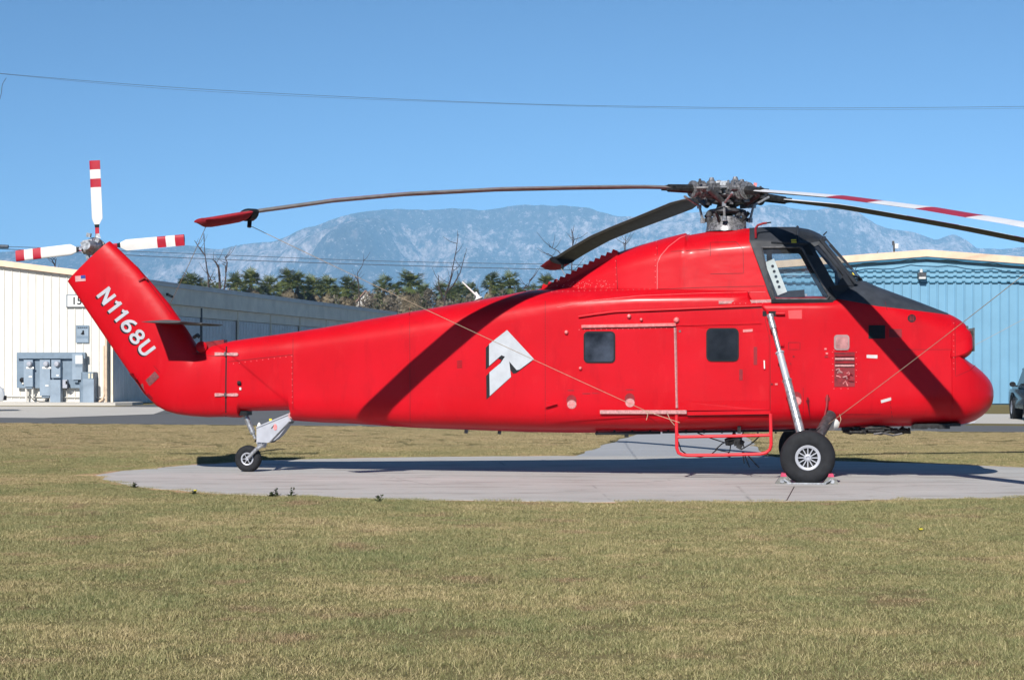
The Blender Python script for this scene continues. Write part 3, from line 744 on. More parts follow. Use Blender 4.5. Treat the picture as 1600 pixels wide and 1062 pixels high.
# ---------------------------------------------------------------- cockpit canopy
ZS, ZR = Z_(1240, 472, -.8), Z_(1240, 380, -.66)
XA, XB = X_(1278, -.72), X_(1350, -.6)
def side_y(x, z):
    t = (z - ZS) / (ZR - ZS); y = lerp(-.80, -.64, t) + .035 * 4 * t * (t - 1)
    if x > XA: y *= 1 - .42 * min(1.3, (x - XA) / (XB - XA)) ** 1.6
    return y
def CP(px, py, off=0.0):
    y = -.72
    for _ in range(6): p = P(px, py, y); y = side_y(p.x, p.z)
    p = P(px, py, y); p.y -= off; return p
mir = lambda p: Vector((p[0], -p[1], p[2]))
OUT = [(1171, 376), (1200, 377), (1230, 378), (1262, 380), (1281, 377), (1292, 391), (1308, 410), (1325, 429), (1340, 446), (1352, 462), (1330, 473), (1302, 473), (1255, 473.5), (1208, 474), (1199, 452), (1188, 420), (1179, 396)]
SWIN = [(1190, 387), (1249, 386), (1254, 389), (1275, 427), (1296, 463), (1292, 467.5), (1213, 468), (1210, 466), (1199, 428)]
QWIN = [(1271, 386), (1279, 382.5), (1297, 404), (1318, 430), (1309, 446), (1305, 445.5), (1288, 415)]
def dens(poly, s_=12):
    dn = []
    for a, b_ in zip(poly, poly[1:] + poly[:1]):
        n = max(1, int(math.hypot(b_[0] - a[0], b_[1] - a[1]) / s_)); dn += [(lerp(a[0], b_[0], i / n), lerp(a[1], b_[1], i / n)) for i in range(n)]
    return dn
loops = [dens(OUT), dens(SWIN), dens(QWIN)]
tri = tessellate_polygon([[Vector((x, y, 0)) for x, y in l] for l in loops])
flat = [p for l in loops for p in l]
for sgn in (1, -1):
    a = [CP(x, y) for x, y in flat]; b_ = [p + Vector((0, .045, 0)) for p in a]; n = len(a)
    if sgn < 0: a = [mir(p) for p in a]; b_ = [mir(p) for p in b_]
    fs = [tuple(t) for t in tri] + [tuple(i + n for i in t)[::-1] for t in tri]; o_ = 0
    for l in loops:
        k = len(l); fs += [(o_ + i, o_ + (i + 1) % k, o_ + (i + 1) % k + n, o_ + i + n) for i in range(k)]; o_ += k
    fr = MB().add(a + b_, fs).build('canopy_frame', m_gray, heli)
    f = mir if sgn < 0 else (lambda p: p)
    for poly, nm in ((SWIN, 'side_window'), (QWIN, 'quarter_window')):
        dn = dens(poly, 25); t2 = tessellate_polygon([[Vector((x, y, 0)) for x, y in dn]])
        MB().add([f(CP(x, y, -.02)) for x, y in dn], [tuple(t) for t in t2]).build(nm, m_gls, heli, recalc=False)
    rim = MB(); rim.tube([f(CP(x, y, .004)) for x, y in SWIN + SWIN[:1]], .016, 6); rim.build('window_seal', m_black if sgn < 0 else m_steel, fr)
    MB().bar(f(CP(1258, 384, .012)), f(CP(1303, 470, .012)), .09, .03, up=(0, 1, 0)).build('door_post', m_black, fr)
    MB().bar(f(CP(1205, 470.5, .02)), f(CP(1302, 470.5, .02)), .04, .05).build('window_track', m_black, fr)
    MB().tube([f(CP(1205, 378, .01)), f(CP(1262, 381, .01))], .022, 6).build('roof_rail', m_gray, fr)
# roof
ROOF = [(1171, 376, 356.5), (1200, 377, 355), (1240, 378.5, 355), (1262, 380, 358), (1272, 379, 361.5), (1281, 377.5, 366), (1288, 376, 371.5)]
def roof_ring(px, pe, pc):
    e = CP(px, pe); zc = Z_(px, pc); xc = X_(px); row = []
    for k in range(17):
        u = -1 + 2 * k / 16; row.append(Vector((lerp(xc, e.x, abs(u) ** 2), -e.y * u, e.z + (zc - e.z) * (1 - abs(u) ** 2.4))))
    return row
def roof_part(tab, name, mat):
    rows = [roof_ring(*r_) for r_ in tab]; mb = MB()
    rings = [r_ + [p - Vector((0, 0, .025)) for p in r_[::-1]] for r_ in rows]
    mb.loft(rings); return mb.build(name, mat, heli, smooth=50)
roof_part(ROOF[:3] + [(1246, 378.8, 355.4)], 'canopy_roof', m_gray)
roof_part([(1246, 378.8, 355.4)] + ROOF[3:], 'eyebrow_window', m_smoke)
for px, pe, pc in (ROOF[-1], (1246, 378.8, 354.8)):
    MB().tube(roof_ring(px, pe, pc), .022, 6).build('roof_bow', m_gray, heli)
# windscreen: two panes between the front posts and the centre post
ta, tb = CP(1285, 378), CP(1327, 430); ca, cb = P(1288, 371.5, 0), P(1346.5, 438, 0)
ca.x = max(ca.x, ta.x)
for f in ((lambda p: p), mir):
    g = []
    for i in range(7):
        for j in range(7):
            u, v = i / 6, j / 6; a = ta.lerp(tb, v); c = ca.lerp(cb, v)
            p = a.lerp(c, u); p += Vector((.07, 0, .03)) * 4 * u * (1 - u) * (.3 + .7 * v) * .6; g.append(f(p))
    fs = [(i * 7 + j, i * 7 + j + 1, i * 7 + j + 8, i * 7 + j + 7) for i in range(6) for j in range(6)]
    MB().add(g, fs).build('windscreen', m_gls, heli, recalc=False, smooth=180)
    MB().tube([f(ta + Vector((-.03, -.01, .05))), f(ta), f(tb), f(tb + Vector((.10, .0, -.12)))], .032, 8).build('front_post', m_gray, heli)
    MB().tube([f(CP(1296, 383)), f(CP(1331, 421))], .012, 6).build('window_mullion', m_gray, heli)
    ba, bb = f(tb), cb
    MB().tube([ba, ba.lerp(bb, .5) + Vector((.05, 0, .01)), bb], .018, 6).build('windscreen_sill', m_gray, heli)
MB().tube([ca, cb], .02, 8).build('centre_post', m_gray, heli)
MB().bar(P(1336, 422, -.25), P(1341, 412, -.25), .01, .01).build('windscreen_wiper', m_black, heli)
q = MB(); q.tube([P(1329, 432, -.42), P(1334, 428, -.42)], .03, 8); q.build('yellow_marker', m_yel, heli)
# cowl that carries the windscreen base
cw = MB()
cwr = []
for px, py, yw in ((1300, 471, .80), (1318, 455, .73), (1330, 441, .66), (1345, 438, .58), (1362, 446, .55)):
    c = P(px, py, 0); zb = Z_(px, 482)
    cwr.append([Vector((c.x, -yw * math.cos(a), zb + (c.z - zb) * math.sin(a) ** .5)) for a in (math.pi * k / 14 for k in range(15))])
cw.loft([r_ + [Vector((r_[0].x, 0, r_[0].z - .02))] for r_ in cwr]); cw.build('windscreen_cowl', m_gray, heli, smooth=50)
# interior
mI = M('interior_grey', (0.03, 0.032, 0.035), 0.8); mS = M('seat_armour', (0.70, 0.70, 0.68), 0.5)
_a, _b = P(1178, 376, -.6), P(1209, 470, -.6); MB().bar((_a.x, 0, _a.z), (_b.x, 0, _b.z), 1.22, .03, up=(1, 0, 0)).build('cockpit_bulkhead', mI, heli)
for yy in (-.36, .36):
    st = MB(); a, b_ = P(1200, 409, -.3), P(1217, 462, -.3)
    sd = Vector((0, yy - 0, 0)); A = Vector((a.x, yy, a.z)); B = Vector((b_.x, yy, b_.z))
    st.bar(A, B, .40, .10, up=(1, 0, 0)); st.bar(B + Vector((0, 0, .0)), B + Vector((.38, 0, .03)), .40, .1); st.box(A + Vector((.02, 0, .13)), (.08, .22, .16))
    se = st.build('pilot_seat', mI, heli)
    wg = MB(); wg.bar(A + Vector((.02, -.22, 0)), B + Vector((.05, -.22, .02)), .03, .15, up=(1, 0, 0)); wg.build('seat_side_plate', mS, se)
    for t in (.2, .35, .5, .65, .8):
        h = MB(); c = A.lerp(B, t) + Vector((.035, -.24, .02)); h.lathe(c, (0, -1, 0), [(.022, 0), (.022, .004)], 10); h.build('lightening_hole', m_black, se)
    MB().tube([P(1294, 466, yy), P(1285, 455, yy), P(1280, 440, yy)], [.018, .016, .035]).build('control_stick', m_black, heli)
ip = MB(); ip.prism([P(1303, 470, -.55), P(1309, 440, -.55), P(1308, 419, -.55), P(1314, 416, -.55), P(1327, 440, -.55), P(1335, 470, -.55)], (0, 1.1, 0)); ip.build('instrument_panel', mI, heli)
MB().box(P(1235, 466, 0), (.5, .3, .12)).build('centre_console', m_silver, heli)
# roof air probe and yellow stencils
MB().tube([P(1181, 372, -.60), P(1180.5, 357, -.60), P(1184, 352, -.60), P(1193, 349, -.6), P(1198, 348.5, -.6)], [.018, .018, .018, .017, .016], 8).build('pitot_tube', m_dred, heli)
MB().tube([P(1197, 348.6, -.6), P(1205, 347.5, -.6)], .012, 6).build('pitot_tip', m_black, heli)
for k, (x0, y0) in enumerate(((1236, 371.3), (1236.5, 374.5))):
    q = MB(); a, b_, c, d = CP(x0, y0 + 3, .0), CP(x0 + 8, y0 + 3, 0), CP(x0 + 8, y0 + 5, 0), CP(x0, y0 + 5, 0)
    q.add([p + Vector((0, -.032, 0)) for p in (a, b_, c, d)], [(0, 1, 2, 3)]); q.build('yellow_stencil', m_yel, heli)
MB().tube([P(1286, 368, -.1), P(1292, 362, -.1)], .01, 6).build('roof_aerial', m_black, heli)
# whip aerial on the tail boom
q = MB(); q.tube([P(722, 440, 0), P(744, 461, 0)], [.010, .016], 6); q.lathe(P(748, 467, 0), (-.4, 0, 1), [(.07, 0), (.03, .04), (.012, .12)], 10); q.build('whip_aerial', m_white, heli)

# ---------------------------------------------------------------- main rotor
HUBZ = 4.36
rh = bpy.data.objects.new('rotor_head', None); C.objects.link(rh); rh.parent = heli; rh.location = (P(1135, 300, 0).x, 0, 0)
hx = rh.location.x
HC = Vector((0, 0, 0))
def hp(px, py): p = P(px, py, 0); return Vector((p.x - hx, 0, p.z))
zt_, zb_ = Z_(1135, 352), Z_(1135, 300)
q = MB(); q.lathe((0, 0, zt_ - .1), (0, 0, 1), [(.32, 0), (.30, .1), (.25, .15), (.24, .22), (.20, .23)], 24); q.build('mast_base', m_hub, rh, smooth=40)
q = MB(); q.lathe((0, 0, Z_(1135, 340)), (0, 0, 1), [(.10, 0), (.10, .5)], 16); q.build('mast', m_oily, rh, smooth=40)
q = MB(); q.lathe((0, 0, Z_(1135, 335)), (0, 0, 1), [(.22, 0), (.27, .03), (.27, .07), (.16, .09), (.14, .15), (.24, .17), (.24, .21), (.12, .24)], 24); q.build('swashplate', m_steel, rh, smooth=40)
q = MB(); q.lathe((0, 0, Z_(1135, 312)), (0, 0, 1), [(.16, 0), (.30, .02), (.33, .05), (.15, .07), (.15, .15), (.27, .16), (.27, .20), (.13, .22), (.12, .235), (.05, .24)], 32); q.build('hub_plate', m_hub, rh, smooth=40)
q = MB(); q.box((-.07, -.14, Z_(1135, 290.5)), (.17, .16, .11)); q.build('damper_reservoir', m_alu, rh)
random.seed(5)
def wdir(x, y): v = RI @ Vector((x, y, 0)); return v.normalized()
# world plan direction, list of (distance out, height), bands
BLADES = [(wdir(-.868, -.497), [(0, 4.36), (.75, 4.37), (1.6, 4.345), (2.6, 4.285), (4.0, 4.19), (5.5, 4.05), (6.6, 3.91), (7.7, 3.72), (8.45, 3.57)], [(3.25, 4.3), (5.45, 6.75)], 1),
          (wdir(.377, -.926), [(0, 4.38), (.6, 4.33), (1.26, 4.24), (2.25, 4.115), (3.26, 3.98), (4.27, 3.82), (5.35, 3.65), (6.4, 3.46), (7.25, 3.31), (8.45, 3.06)], [(3.26, 4.27), (5.35, 6.4)], -1),
          (wdir(.90, .435), [(0, 4.35), (.5, 4.32), (.82, 4.28), (2.03, 4.22), (3.29, 4.09), (4.59, 3.95), (5.95, 3.78), (7.2, 3.58), (8.45, 3.36)], [(3.25, 4.3), (5.45, 6.75)], 1),
          (wdir(-.300, .954), [(0, 4.34), (.7, 4.36), (1.6, 4.33), (3.49, 4.20), (4.6, 4.13), (5.74, 4.04), (7.0, 3.88), (8.0, 3.73), (8.35, 3.66)], [(3.25, 4.3), (5.45, 6.75)], 13)]
m_under = M('blade_underside', (0.030, 0.030, 0.028), 0.45, var=0.4, scale=5)
m_top = M('blade_white', (0.70, 0.71, 0.73), 0.35, var=0.08)
m_edge = M('blade_edge_metal', (0.20, 0.185, 0.18), 0.45, 0.2, var=0.2, scale=9)
AIR = [(.5, 0), (.46, .30), (.38, .48), (.25, .60), (.10, .62), (-.10, .50), (-.30, .28), (-.5, .03), (-.5, -.03), (-.3, -.16), (-.10, -.28), (.10, -.36), (.25, -.38), (.38, -.34), (.46, -.22)]
for bi, (d, prof, bands, pit) in enumerate(BLADES):
    # counter-clockwise rotor: leading edge on the left of the outward direction
    lead = Vector((-d.y, d.x, 0))
    # blade skin
    ts = sorted(set([1.0, 1.25, 1.5, 1.9] + [t for bnd in bands for t in bnd] + [lerp(1.9, 8.45, k / 25) for k in range(26)]))
    ts = [t for i, t in enumerate(ts) if i == 0 or t - ts[i - 1] > .02 or any(t in b__ for b__ in bands)]
    mb = MB(); rings = []
    for t in ts:
        z = interp(prof, t)[0]; pa = R(pit * (1 - .55 * (t - 1.0) / 7.4)); ch = .417 * (lerp(.40, 1, (t - 1.0) / .9) if t < 1.9 else 1)
        u = lead * math.cos(pa) + Vector((0, 0, math.sin(pa))); nrm = Vector((0, 0, math.cos(pa))) - lead * math.sin(pa)
        c = d * t + Vector((0, 0, z)) - u * .1 * ch
        rings.append([c + u * (a * ch) + nrm * (b_ * .056) for a, b_ in AIR])
    n = len(AIR); o_ = 0
    for r_ in rings: mb.v += [tuple(p) for p in r_]
    for i in range(len(rings) - 1):
        tm = (ts[i] + ts[i + 1]) / 2; band = any(a <= tm <= b_ for a, b_ in bands)
        for k in range(n):
            k2 = (k + 1) % n; mb.f.append((i * n + k, i * n + k2, (i + 1) * n + k2, (i + 1) * n + k))
            if k in (0, 1, n - 1, n - 2): mi = 2
            elif k == 2: mi = 1 if band or tm > 7.9 else 2
            elif k < 8: mi = 1 if band else 0
            else: mi = 3
            mb.mi.append(mi)
    mb.f.append(tuple(range(n))); mb.mi.append(2); mb.f.append(tuple((len(rings) - 1) * n + k for k in range(n))[::-1]); mb.mi.append(1)
    bl = mb.build('rotor_blade', [m_top, m_bred, m_edge, m_under], heli, smooth=40, loc=rh.location)
    # cuff, sleeve and hinge between hub and blade
    zz = lambda t: interp(prof, t)[0]
    q = MB(); q.tube([d * .66 + Vector((0, 0, zz(.66))), d * 1.08 + Vector((0, 0, zz(1.08)))], [.07, .06], 10); q.box(d * 1.08 + Vector((0, 0, zz(1.08))), (.16, .15, .07), Matrix.Rotation(math.atan2(d.y, d.x), 3, 'Z')); q.build('blade_cuff', m_oily, bl, loc=(0, 0, 0))
    q = MB(); q.lathe(d * .36 + Vector((0, 0, zz(.36))), d + Vector((0, 0, (zz(.8) - zz(.36)) / .44)), [(.06, 0), (.11, .02), (.11, .08), (.14, .09), (.14, .14), (.09, .16), (.09, .24), (.13, .25), (.13, .29), (.07, .30)], 16); q.build('blade_sleeve', (m_hub if bi != 2 else m_steel), rh, smooth=40)
    q = MB()
    for s_ in (-1, 1): q.bar(d * .18 + lead * .09 * s_ + Vector((0, 0, 4.40)), d * .48 + lead * .12 * s_ + Vector((0, 0, zz(.48))), .05, .16)
    q.lathe(d * .28 + Vector((0, 0, 4.26)), (0, 0, 1), [(.06, 0), (.075, .01), (.075, .24), (.05, .25), (.03, .30)], 12); q.lathe(d * .5 - lead * .2 + Vector((0, 0, 4.37)), lead, [(.05, 0), (.05, .4)], 10); q.build('hinge_link', m_hub, rh)
    q = MB(); q.tube([d * .22 + lead * .22 + Vector((0, 0, 4.16)), d * .55 + lead * .30 + Vector((0, 0, zz(.6) - .02))], .05, 10); q.tube([d * .5 + lead * .28 + Vector((0, 0, zz(.6))), d * .66 + lead * .14 + Vector((0, 0, zz(.66)))], .025, 8); q.build('lag_damper', m_steel, rh)
    q = MB(); e0 = d * .30 - lead * .20; q.tube([e0 + Vector((0, 0, 3.92)), e0 * 1.15 + Vector((0, 0, 4.14)), d * .62 - lead * .24 + Vector((0, 0, 4.28))], .020, 8); q.lathe(e0 + Vector((0, 0, 3.88)), (0, 0, 1), [(.04, 0), (.04, .07)], 8); q.lathe(e0 * 1.15 + Vector((0, 0, 4.10)), (0, 0, 1), [(.035, 0), (.035, .06)], 8); q.build('pitch_link', m_alu, rh)
    q = MB(); q.bar(d * .14 - lead * .12 + Vector((0, 0, 3.92)), e0 + Vector((0, 0, 3.92)), .05, .06); q.bar(d * .2 + lead * .12 + Vector((0, 0, 3.85)), d * .34 + lead * .2 + Vector((0, 0, 4.02)), .03, .05); q.build('swashplate_arm', m_oily, rh)
    q = MB()
    for _k in range(16):
        p = d * random.uniform(.08, .6) + lead * random.uniform(-.22, .22) + Vector((0, 0, random.uniform(4.18, 4.47) - .04 * _k / 9))
        q.box(p, (random.uniform(.03, .09), random.uniform(.03, .09), random.uniform(.03, .08)), Matrix.Rotation(random.uniform(0, 3), 3, 'Z'))
    for _k in range(8):
        p = d * random.uniform(.1, .6) + lead * random.uniform(-.2, .2) + Vector((0, 0, random.uniform(4.2, 4.46))); q.lathe(p, (0, 0, 1), [(.02, 0), (.02, .05), (.012, .06)], 8)
    q.build('hub_bolt_group', m_hub if bi % 2 else m_steel, rh)
q = MB(); p = hp(1179, 295); q.box((p.x, -.1, p.z), (.05, .05, .16), Matrix.Rotation(.2, 3, 'Y')); q.build('hub_flag_bracket', m_pink, rh)
for dx in (-.26, -.16, .18, .27):
    q = MB(); q.lathe((dx, -.12, Z_(1135, 356)), (0, 0, 1), [(.035, 0), (.035, .16), (.05, .17), (.05, .22), (.02, .26)], 8); q.build('servo_cylinder', m_steel, rh)
rh_dir = [b_[0] for b_ in BLADES]
# red cover on the tip of the aft blade, hanging bag shape
def blade_pt(i, t, u=0.0, dz=0.0):
    d, prof = BLADES[i][0], BLADES[i][1]; lead = Vector((-d.y, d.x, 0)); return Vector((hx, 0, 0)) + d * t + lead * u + Vector((0, 0, interp(prof, t)[0] + dz))
m_cover = M('tip_cover_fabric', (0.30, 0.012, 0.022), 0.8, var=0.3, scale=8, bmp=0.4, bscale=9)
for i, t0, t1 in ((0, 7.80, 8.49), (3, 7.72, 8.40), (1, 7.75, 8.5), (2, 7.75, 8.5)):
    q = MB(); rings = []; d = BLADES[i][0]; lead = Vector((-d.y, d.x, 0))
    for k in range(9):
        t = lerp(t0, t1, k / 8); c = blade_pt(i, t); sag = .085 * (1 - abs(2 * k / 8 - 1) ** 6) + .02
        rings.append([c + lead * (.24 * math.cos(a)) + Vector((0, 0, (.032 if math.sin(a) > 0 else sag) * math.sin(a))) for a in (2 * math.pi * j / 14 for j in range(14))])
    q.loft(rings); cv = q.build('tip_cover', m_cover, heli, smooth=60)
    q = MB(); c = blade_pt(i, t0); q.loft([[c + d * e + lead * (.255 * math.cos(a)) + Vector((0, 0, (.055 if math.sin(a) > 0 else .11) * math.sin(a))) for a in (2 * math.pi * j / 14 for j in range(14))] for e in (-.03, .05)])
    q.tube([c + Vector((0, 0, -.09)), c + Vector((0, -.03, -.19))], .03, 8); q.build('cover_strap', m_black, cv)

# ---------------------------------------------------------------- stabilisers and tail rotor
m_stab = M('stabiliser_grey', (.07, .07, .075), .5, var=.2)
for s_ in (-1, 1):
    zz_ = Z_(275, 503, -.9); x0, x1 = X_(243, -.1), X_(312, -.1)
    tip0, tip1 = X_(221, -1.1), X_(283, -1.1)
    q = MB(); rings = []
    for k in range(7):
        t = k / 6; y = s_ * lerp(.05, 1.1, t); a, b_ = lerp(x0, tip0, t), lerp(x1, tip1, t); z = zz_ + .03 * t * 0
        rings.append([Vector((lerp(a, b_, .5 + u), y, z + v * .045)) for u, v in AIR])
    q.loft(rings); q.build('stabiliser', m_stab, heli, smooth=40)
q = MB(); q.lathe(P(316, 544, -.05), (.2, -1, .2), [(.09, -.1), (.09, .12), (.06, .14), (.02, .15)], 14); q.build('stabiliser_actuator', m_red, heli, smooth=40)
q = MB(); q.tube([P(303, 527, -.1), P(309, 523, -.15), P(312, 527, -.15)], .03, 8); q.bar(P(309, 545, -.1), P(322, 548, -.1), .06, .1); q.build('actuator_linkage', m_steel, heli)
q = MB(); q.bar(P(322, 541, 0), P(353, 537, 0), .2, .13); q.build('shaft_cover', m_dred, heli)
TR = P(153, 386, .52); RT = 1.40
trh = bpy.data.objects.new('tail_rotor_hub', None); C.objects.link(trh); trh.parent = heli; trh.location = TR
q = MB(); q.lathe((0, -.55, 0), (0, 1, 0), [(.08, 0), (.10, .2), (.13, .3), (.14, .40), (.10, .46), (.08, .54), (.12, .56), (.12, .60), (.06, .66), (.03, .70)], 24); q.build('gearbox', m_alu, trh, smooth=40)
q = MB()
for k in range(14):
    a = 2 * math.pi * k / 14; q.box((.13 * math.cos(a), -.14, .13 * math.sin(a)), (.035, .06, .035), Matrix.Rotation(-a, 3, 'Y'))
q.build('gearbox_fin', m_oily, trh)
q = MB(); q.lathe((-.06, -.26, -.05), (-.7, -.5, -.2), [(.02, -.1), (.10, -.05), (.12, .03), (.07, .06), (.05, .10), (.02, .11)], 18); q.build('hub_cover', m_alu, trh, smooth=40)
q = MB()
random.seed(9)
for k in range(26):
    a = random.uniform(0, 6.28); r_ = random.uniform(.08, .20); q.box((r_ * math.cos(a), random.uniform(-.4, .05), r_ * math.sin(a)), (random.uniform(.03, .07),) * 3, Matrix.Rotation(a, 3, 'Y'))
q.build('hub_bolt_group', m_alu, trh)
# blade along local x
bm_ = MB()
zones = [(0.16, .08, 4), (.30, .085, 4), (.30, .19, 0), (.34, .19, 0)]
seq = [(.10, .11, 3), (.155, .07, 1), (.225, .07, 2), (.262, .085, 0), (.33, .183, 0), (.69, .183, 1), (.79, .183, 0), (.895, .183, 1), (1.0, .183, 1)]
ridx = []
for t, ch, mi in seq:
    r_ = [Vector((t * RT, b_ * ch * .30, (a - (.0 if t < .3 else .05)) * ch)) for a, b_ in AIR]; ridx.append(r_)
n = len(AIR)
for r_ in ridx: bm_.v += [tuple(p) for p in r_]
for i in range(len(seq) - 1):
    for k in range(n): bm_.f.append((i * n + k, i * n + (k + 1) % n, (i + 1) * n + (k + 1) % n, (i + 1) * n + k)); bm_.mi.append(seq[i][2])
bm_.f.append(tuple((len(seq) - 1) * n + k for k in range(n))); bm_.mi.append(1)
bm_.f.append(tuple(range(n))); bm_.mi.append(2)
m_tbred = M('tail_blade_red', (0.36, 0.014, 0.030), 0.4, var=0.15)
tb = bm_.build('tail_rotor_blade', [m_white, m_tbred, m_black, m_alu], heli, smooth=40, loc=TR)
for k, (px, py) in enumerate(((147, 251), (25, 401), (288, 374), (192, 516))):
    o = tb if k == 0 else copyo(tb)
    v = P(px, py, .52) - TR; ang = math.atan2(v.z, v.x)
    o.rotation_euler = (0, -ang, 0); o.location = TR; o.scale = (v.length / RT, 1, 1)

# ---------------------------------------------------------------- landing gear
def wheel(name, c, Rr, wd, rimr, tilt=0, spokes=12):
    """wheel about the y axis, outer face toward -y"""
    e = bpy.data.objects.new(name, None); C.objects.link(e); e.parent = heli; e.location = c; e.rotation_euler = (tilt, 0, 0)
    h = wd / 2; prof = [(rimr, -h * .72), (rimr * 1.08, -h * .86)]
    for k in range(1, 14):
        a = math.pi * k / 14; prof.append((rimr * 1.08 + (Rr - rimr * 1.08) * math.sin(a) ** .55, -h * math.cos(a) * (1.0 if True else 1)))
    prof += [(rimr * 1.08, h * .86), (rimr, h * .72)]
    q = MB(); q.lathe((0, 0, 0), (0, 1, 0), prof, 56, cap=False)
    ty = q.build('tyre', m_rub, e, smooth=50)
    for v in ty.data.vertices:
        zmin = -(c[2] - .0) + .004
        if v.co.z < zmin: v.co.y *= 1 + (zmin - v.co.z) * 2.2; v.co.z = zmin
    q = MB(); q.lathe((0, 0, 0), (0, 1, 0), [(rimr * .80, -h * .60), (rimr * .82, -h * .80), (rimr * 1.0, -h * .86), (rimr * 1.06, -h * .80), (rimr * 1.0, -h * .6), (rimr * 1.0, h * .7)], 48, cap=False); rm = q.build('rim', m_silver, e, smooth=40)
    q = MB(); q.lathe((0, 0, 0), (0, 1, 0), [(rimr * .99, -h * .45), (rimr * .3, -h * .42), (.001, -h * .42)], 32, cap=False); q.build('brake_disc', m_oily, e)
    for k in range(spokes):
        a = 2 * math.pi * k / spokes; u = Vector((math.cos(a), 0, math.sin(a)))
        q = MB(); q.bar(u * rimr * .26 + Vector((0, -h * .62, 0)), u * rimr * .84 + Vector((0, -h * .68, 0)), rimr * .085, h * .18, up=(0, 1, 0)); q.build('spoke', m_silver, e)
    q = MB(); q.lathe((0, 0, 0), (0, -1, 0), [(rimr * .30, h * .40), (rimr * .34, h * .66), (rimr * .28, h * .80), (rimr * .16, h * .84), (rimr * .14, h * .70), (.001, h * .70)], 24, cap=False); q.build('hub_cap', m_silver, e, smooth=40)
    return e
YW = 1.83
wc = P(1262, 717.5, -YW); wc = Vector((wc.x, -YW, .372)); WX = wc.x
wheel('main_wheel', wc, .392, .27, .172)
w2 = wheel('main_wheel', (WX, YW, .372), .392, .27, .172); w2.rotation_euler = (0, 0, math.pi)
for s_ in (-1, 1):
    f = (lambda p: p) if s_ < 0 else mir
    top = P(1203, 492, -.90); mid = P(1222, 566, -1.15); low = Vector((WX - .06, -1.60, P(1252, 684, -1.6).z - .05))
    m1_ = top.lerp(low, .30); m2_ = top.lerp(low, .52); m3_ = top.lerp(low, .7)
    q = MB(); q.tube([f(top), f(top.lerp(low, .06)), f(m1_)], [.055, .035, .035], 12); q.lathe(f(top.lerp(low, .05)), f(low) - f(top), [(.05, 0), (.05, .12), (.035, .13)], 12); so = q.build('shock_strut', m_alu, heli, smooth=40)
    q = MB(); q.tube([f(m1_), f(m2_)], .052, 14); q.tube([f(m1_), f(m1_.lerp(m2_, .05))], .066, 14); q.build('strut_tube', m_silver, so, smooth=40)
    q = MB(); q.tube([f(m2_), f(low)], .064, 14); q.tube([f(m2_), f(m2_.lerp(m3_, .06))], .072, 14); q.build('strut_cylinder', m_alu, so, smooth=40)
    a, b_ = P(1298, 648, -.85), Vector((WX + .02, -1.55, .42))
    q = MB(); q.tube([f(a), f(b_)], [.085, .075], 14); q.box(f(a.lerp(b_, .55)), (.12, .12, .1)); q.build('drag_leg', m_steel, heli, smooth=40)
    q = MB(); q.tube([f(Vector((WX, -1.5, .42))), f(Vector((WX, -1.86, .372)))], .06, 12); q.build('axle', m_steel, heli)
    q = MB(); q.tube([f(P(1293, 617, -.88)), f(P(1292, 634, -.92)), f(P(1288, 652, -.95))], [.02, .018, .012], 6); q.box(f(P(1293, 623, -.88)), (.07, .04, .05)); q.build('fuel_drain', m_dred, heli)
    q = MB(); q.tube([f(p) for p in (P(1282, 668, -1.2), P(1270, 676, -1.3), P(1272, 684, -1.45), P(1279, 688, -1.45), P(1292, 662, -1.0))], .012, 6); q.build('brake_hose', m_black, heli)
q = MB(); q.lathe(P(1301, 661, -.80), (0, -1, -.5), [(.001, 0), (.09, .005), (.10, .03), (.06, .07), (.001, .08)], 16); ll = q.build('landing_light', m_white, heli, smooth=50)
MB().tube([P(1262, 625, -.9), P(1263, 632, -.92), P(1265, 648, -.88)], [.03, .012, .008], 6).build('drain_pipe', m_seam, heli)
# tail wheel
tc_ = P(388, 714, 0); tw = wheel('tail_wheel', (tc_.x, 0, .205), .216, .17, .098, spokes=6)
q = MB(); pts = [(408, 684), (412, 700), (402, 691)]
yk = [P(414, 663, 0), P(461, 646, 0), P(462, 651, 0), P(440, 680, 0), P(432, 687, 0), P(421, 691, 0), P(404, 690, 0), P(404, 668, 0)]
q.prism([p + Vector((0, -.12, 0)) for p in yk], (0, .24, 0)); yo = q.build('tail_yoke', m_silver, heli)
q = MB(); q.bar(P(404, 667, 0), P(461, 643.5, 0), .27, .02); q.build('yoke_flange', m_silver, yo)
q = MB(); q.bar(P(425, 690.5, 0), P(456, 658, 0), .27, .02); q.build('yoke_flange', m_steel, yo)
q = MB(); q.lathe(P(455.5, 648.5, -.17), (0, 1, 0), [(.03, 0), (.055, 0), (.055, .34), (.03, .34)], 18, cap=False); q.build('yoke_pivot', m_wornred, yo, smooth=40)
q = MB(); q.lathe(P(455.5, 648.5, -.16), (0, 1, 0), [(.03, 0), (.03, .32)], 14); q.build('pivot_bolt', m_dred, yo)
q = MB(); c = P(430, 667, -.125); q.prism([c + Vector((.03 * math.cos(a), 0, .05 * math.sin(a))) for a in (2 * math.pi * k / 12 for k in range(12))], (0, -.004, 0)); q.build('round_decal', m_pink, yo)
q = MB(); q.bar(P(424, 669, -.124), P(428, 664, -.124), .006, .02, up=(0, 1, 0)); q.build('decal_mark', m_black, yo)
q = MB(); q.lathe(P(405, 668, 0), (0, 0, 1), [(.035, 0), (.03, .05), (.008, .085)], 10); q.build('grease_cap', m_white, yo)
q = MB(); q.tube([P(423, 661, -.05), P(423, 656, -.05)], .008, 6); q.box(P(423, 655.5, -.05), (.04, .04, .035)); q.build('yellow_pin', m_yel, yo)
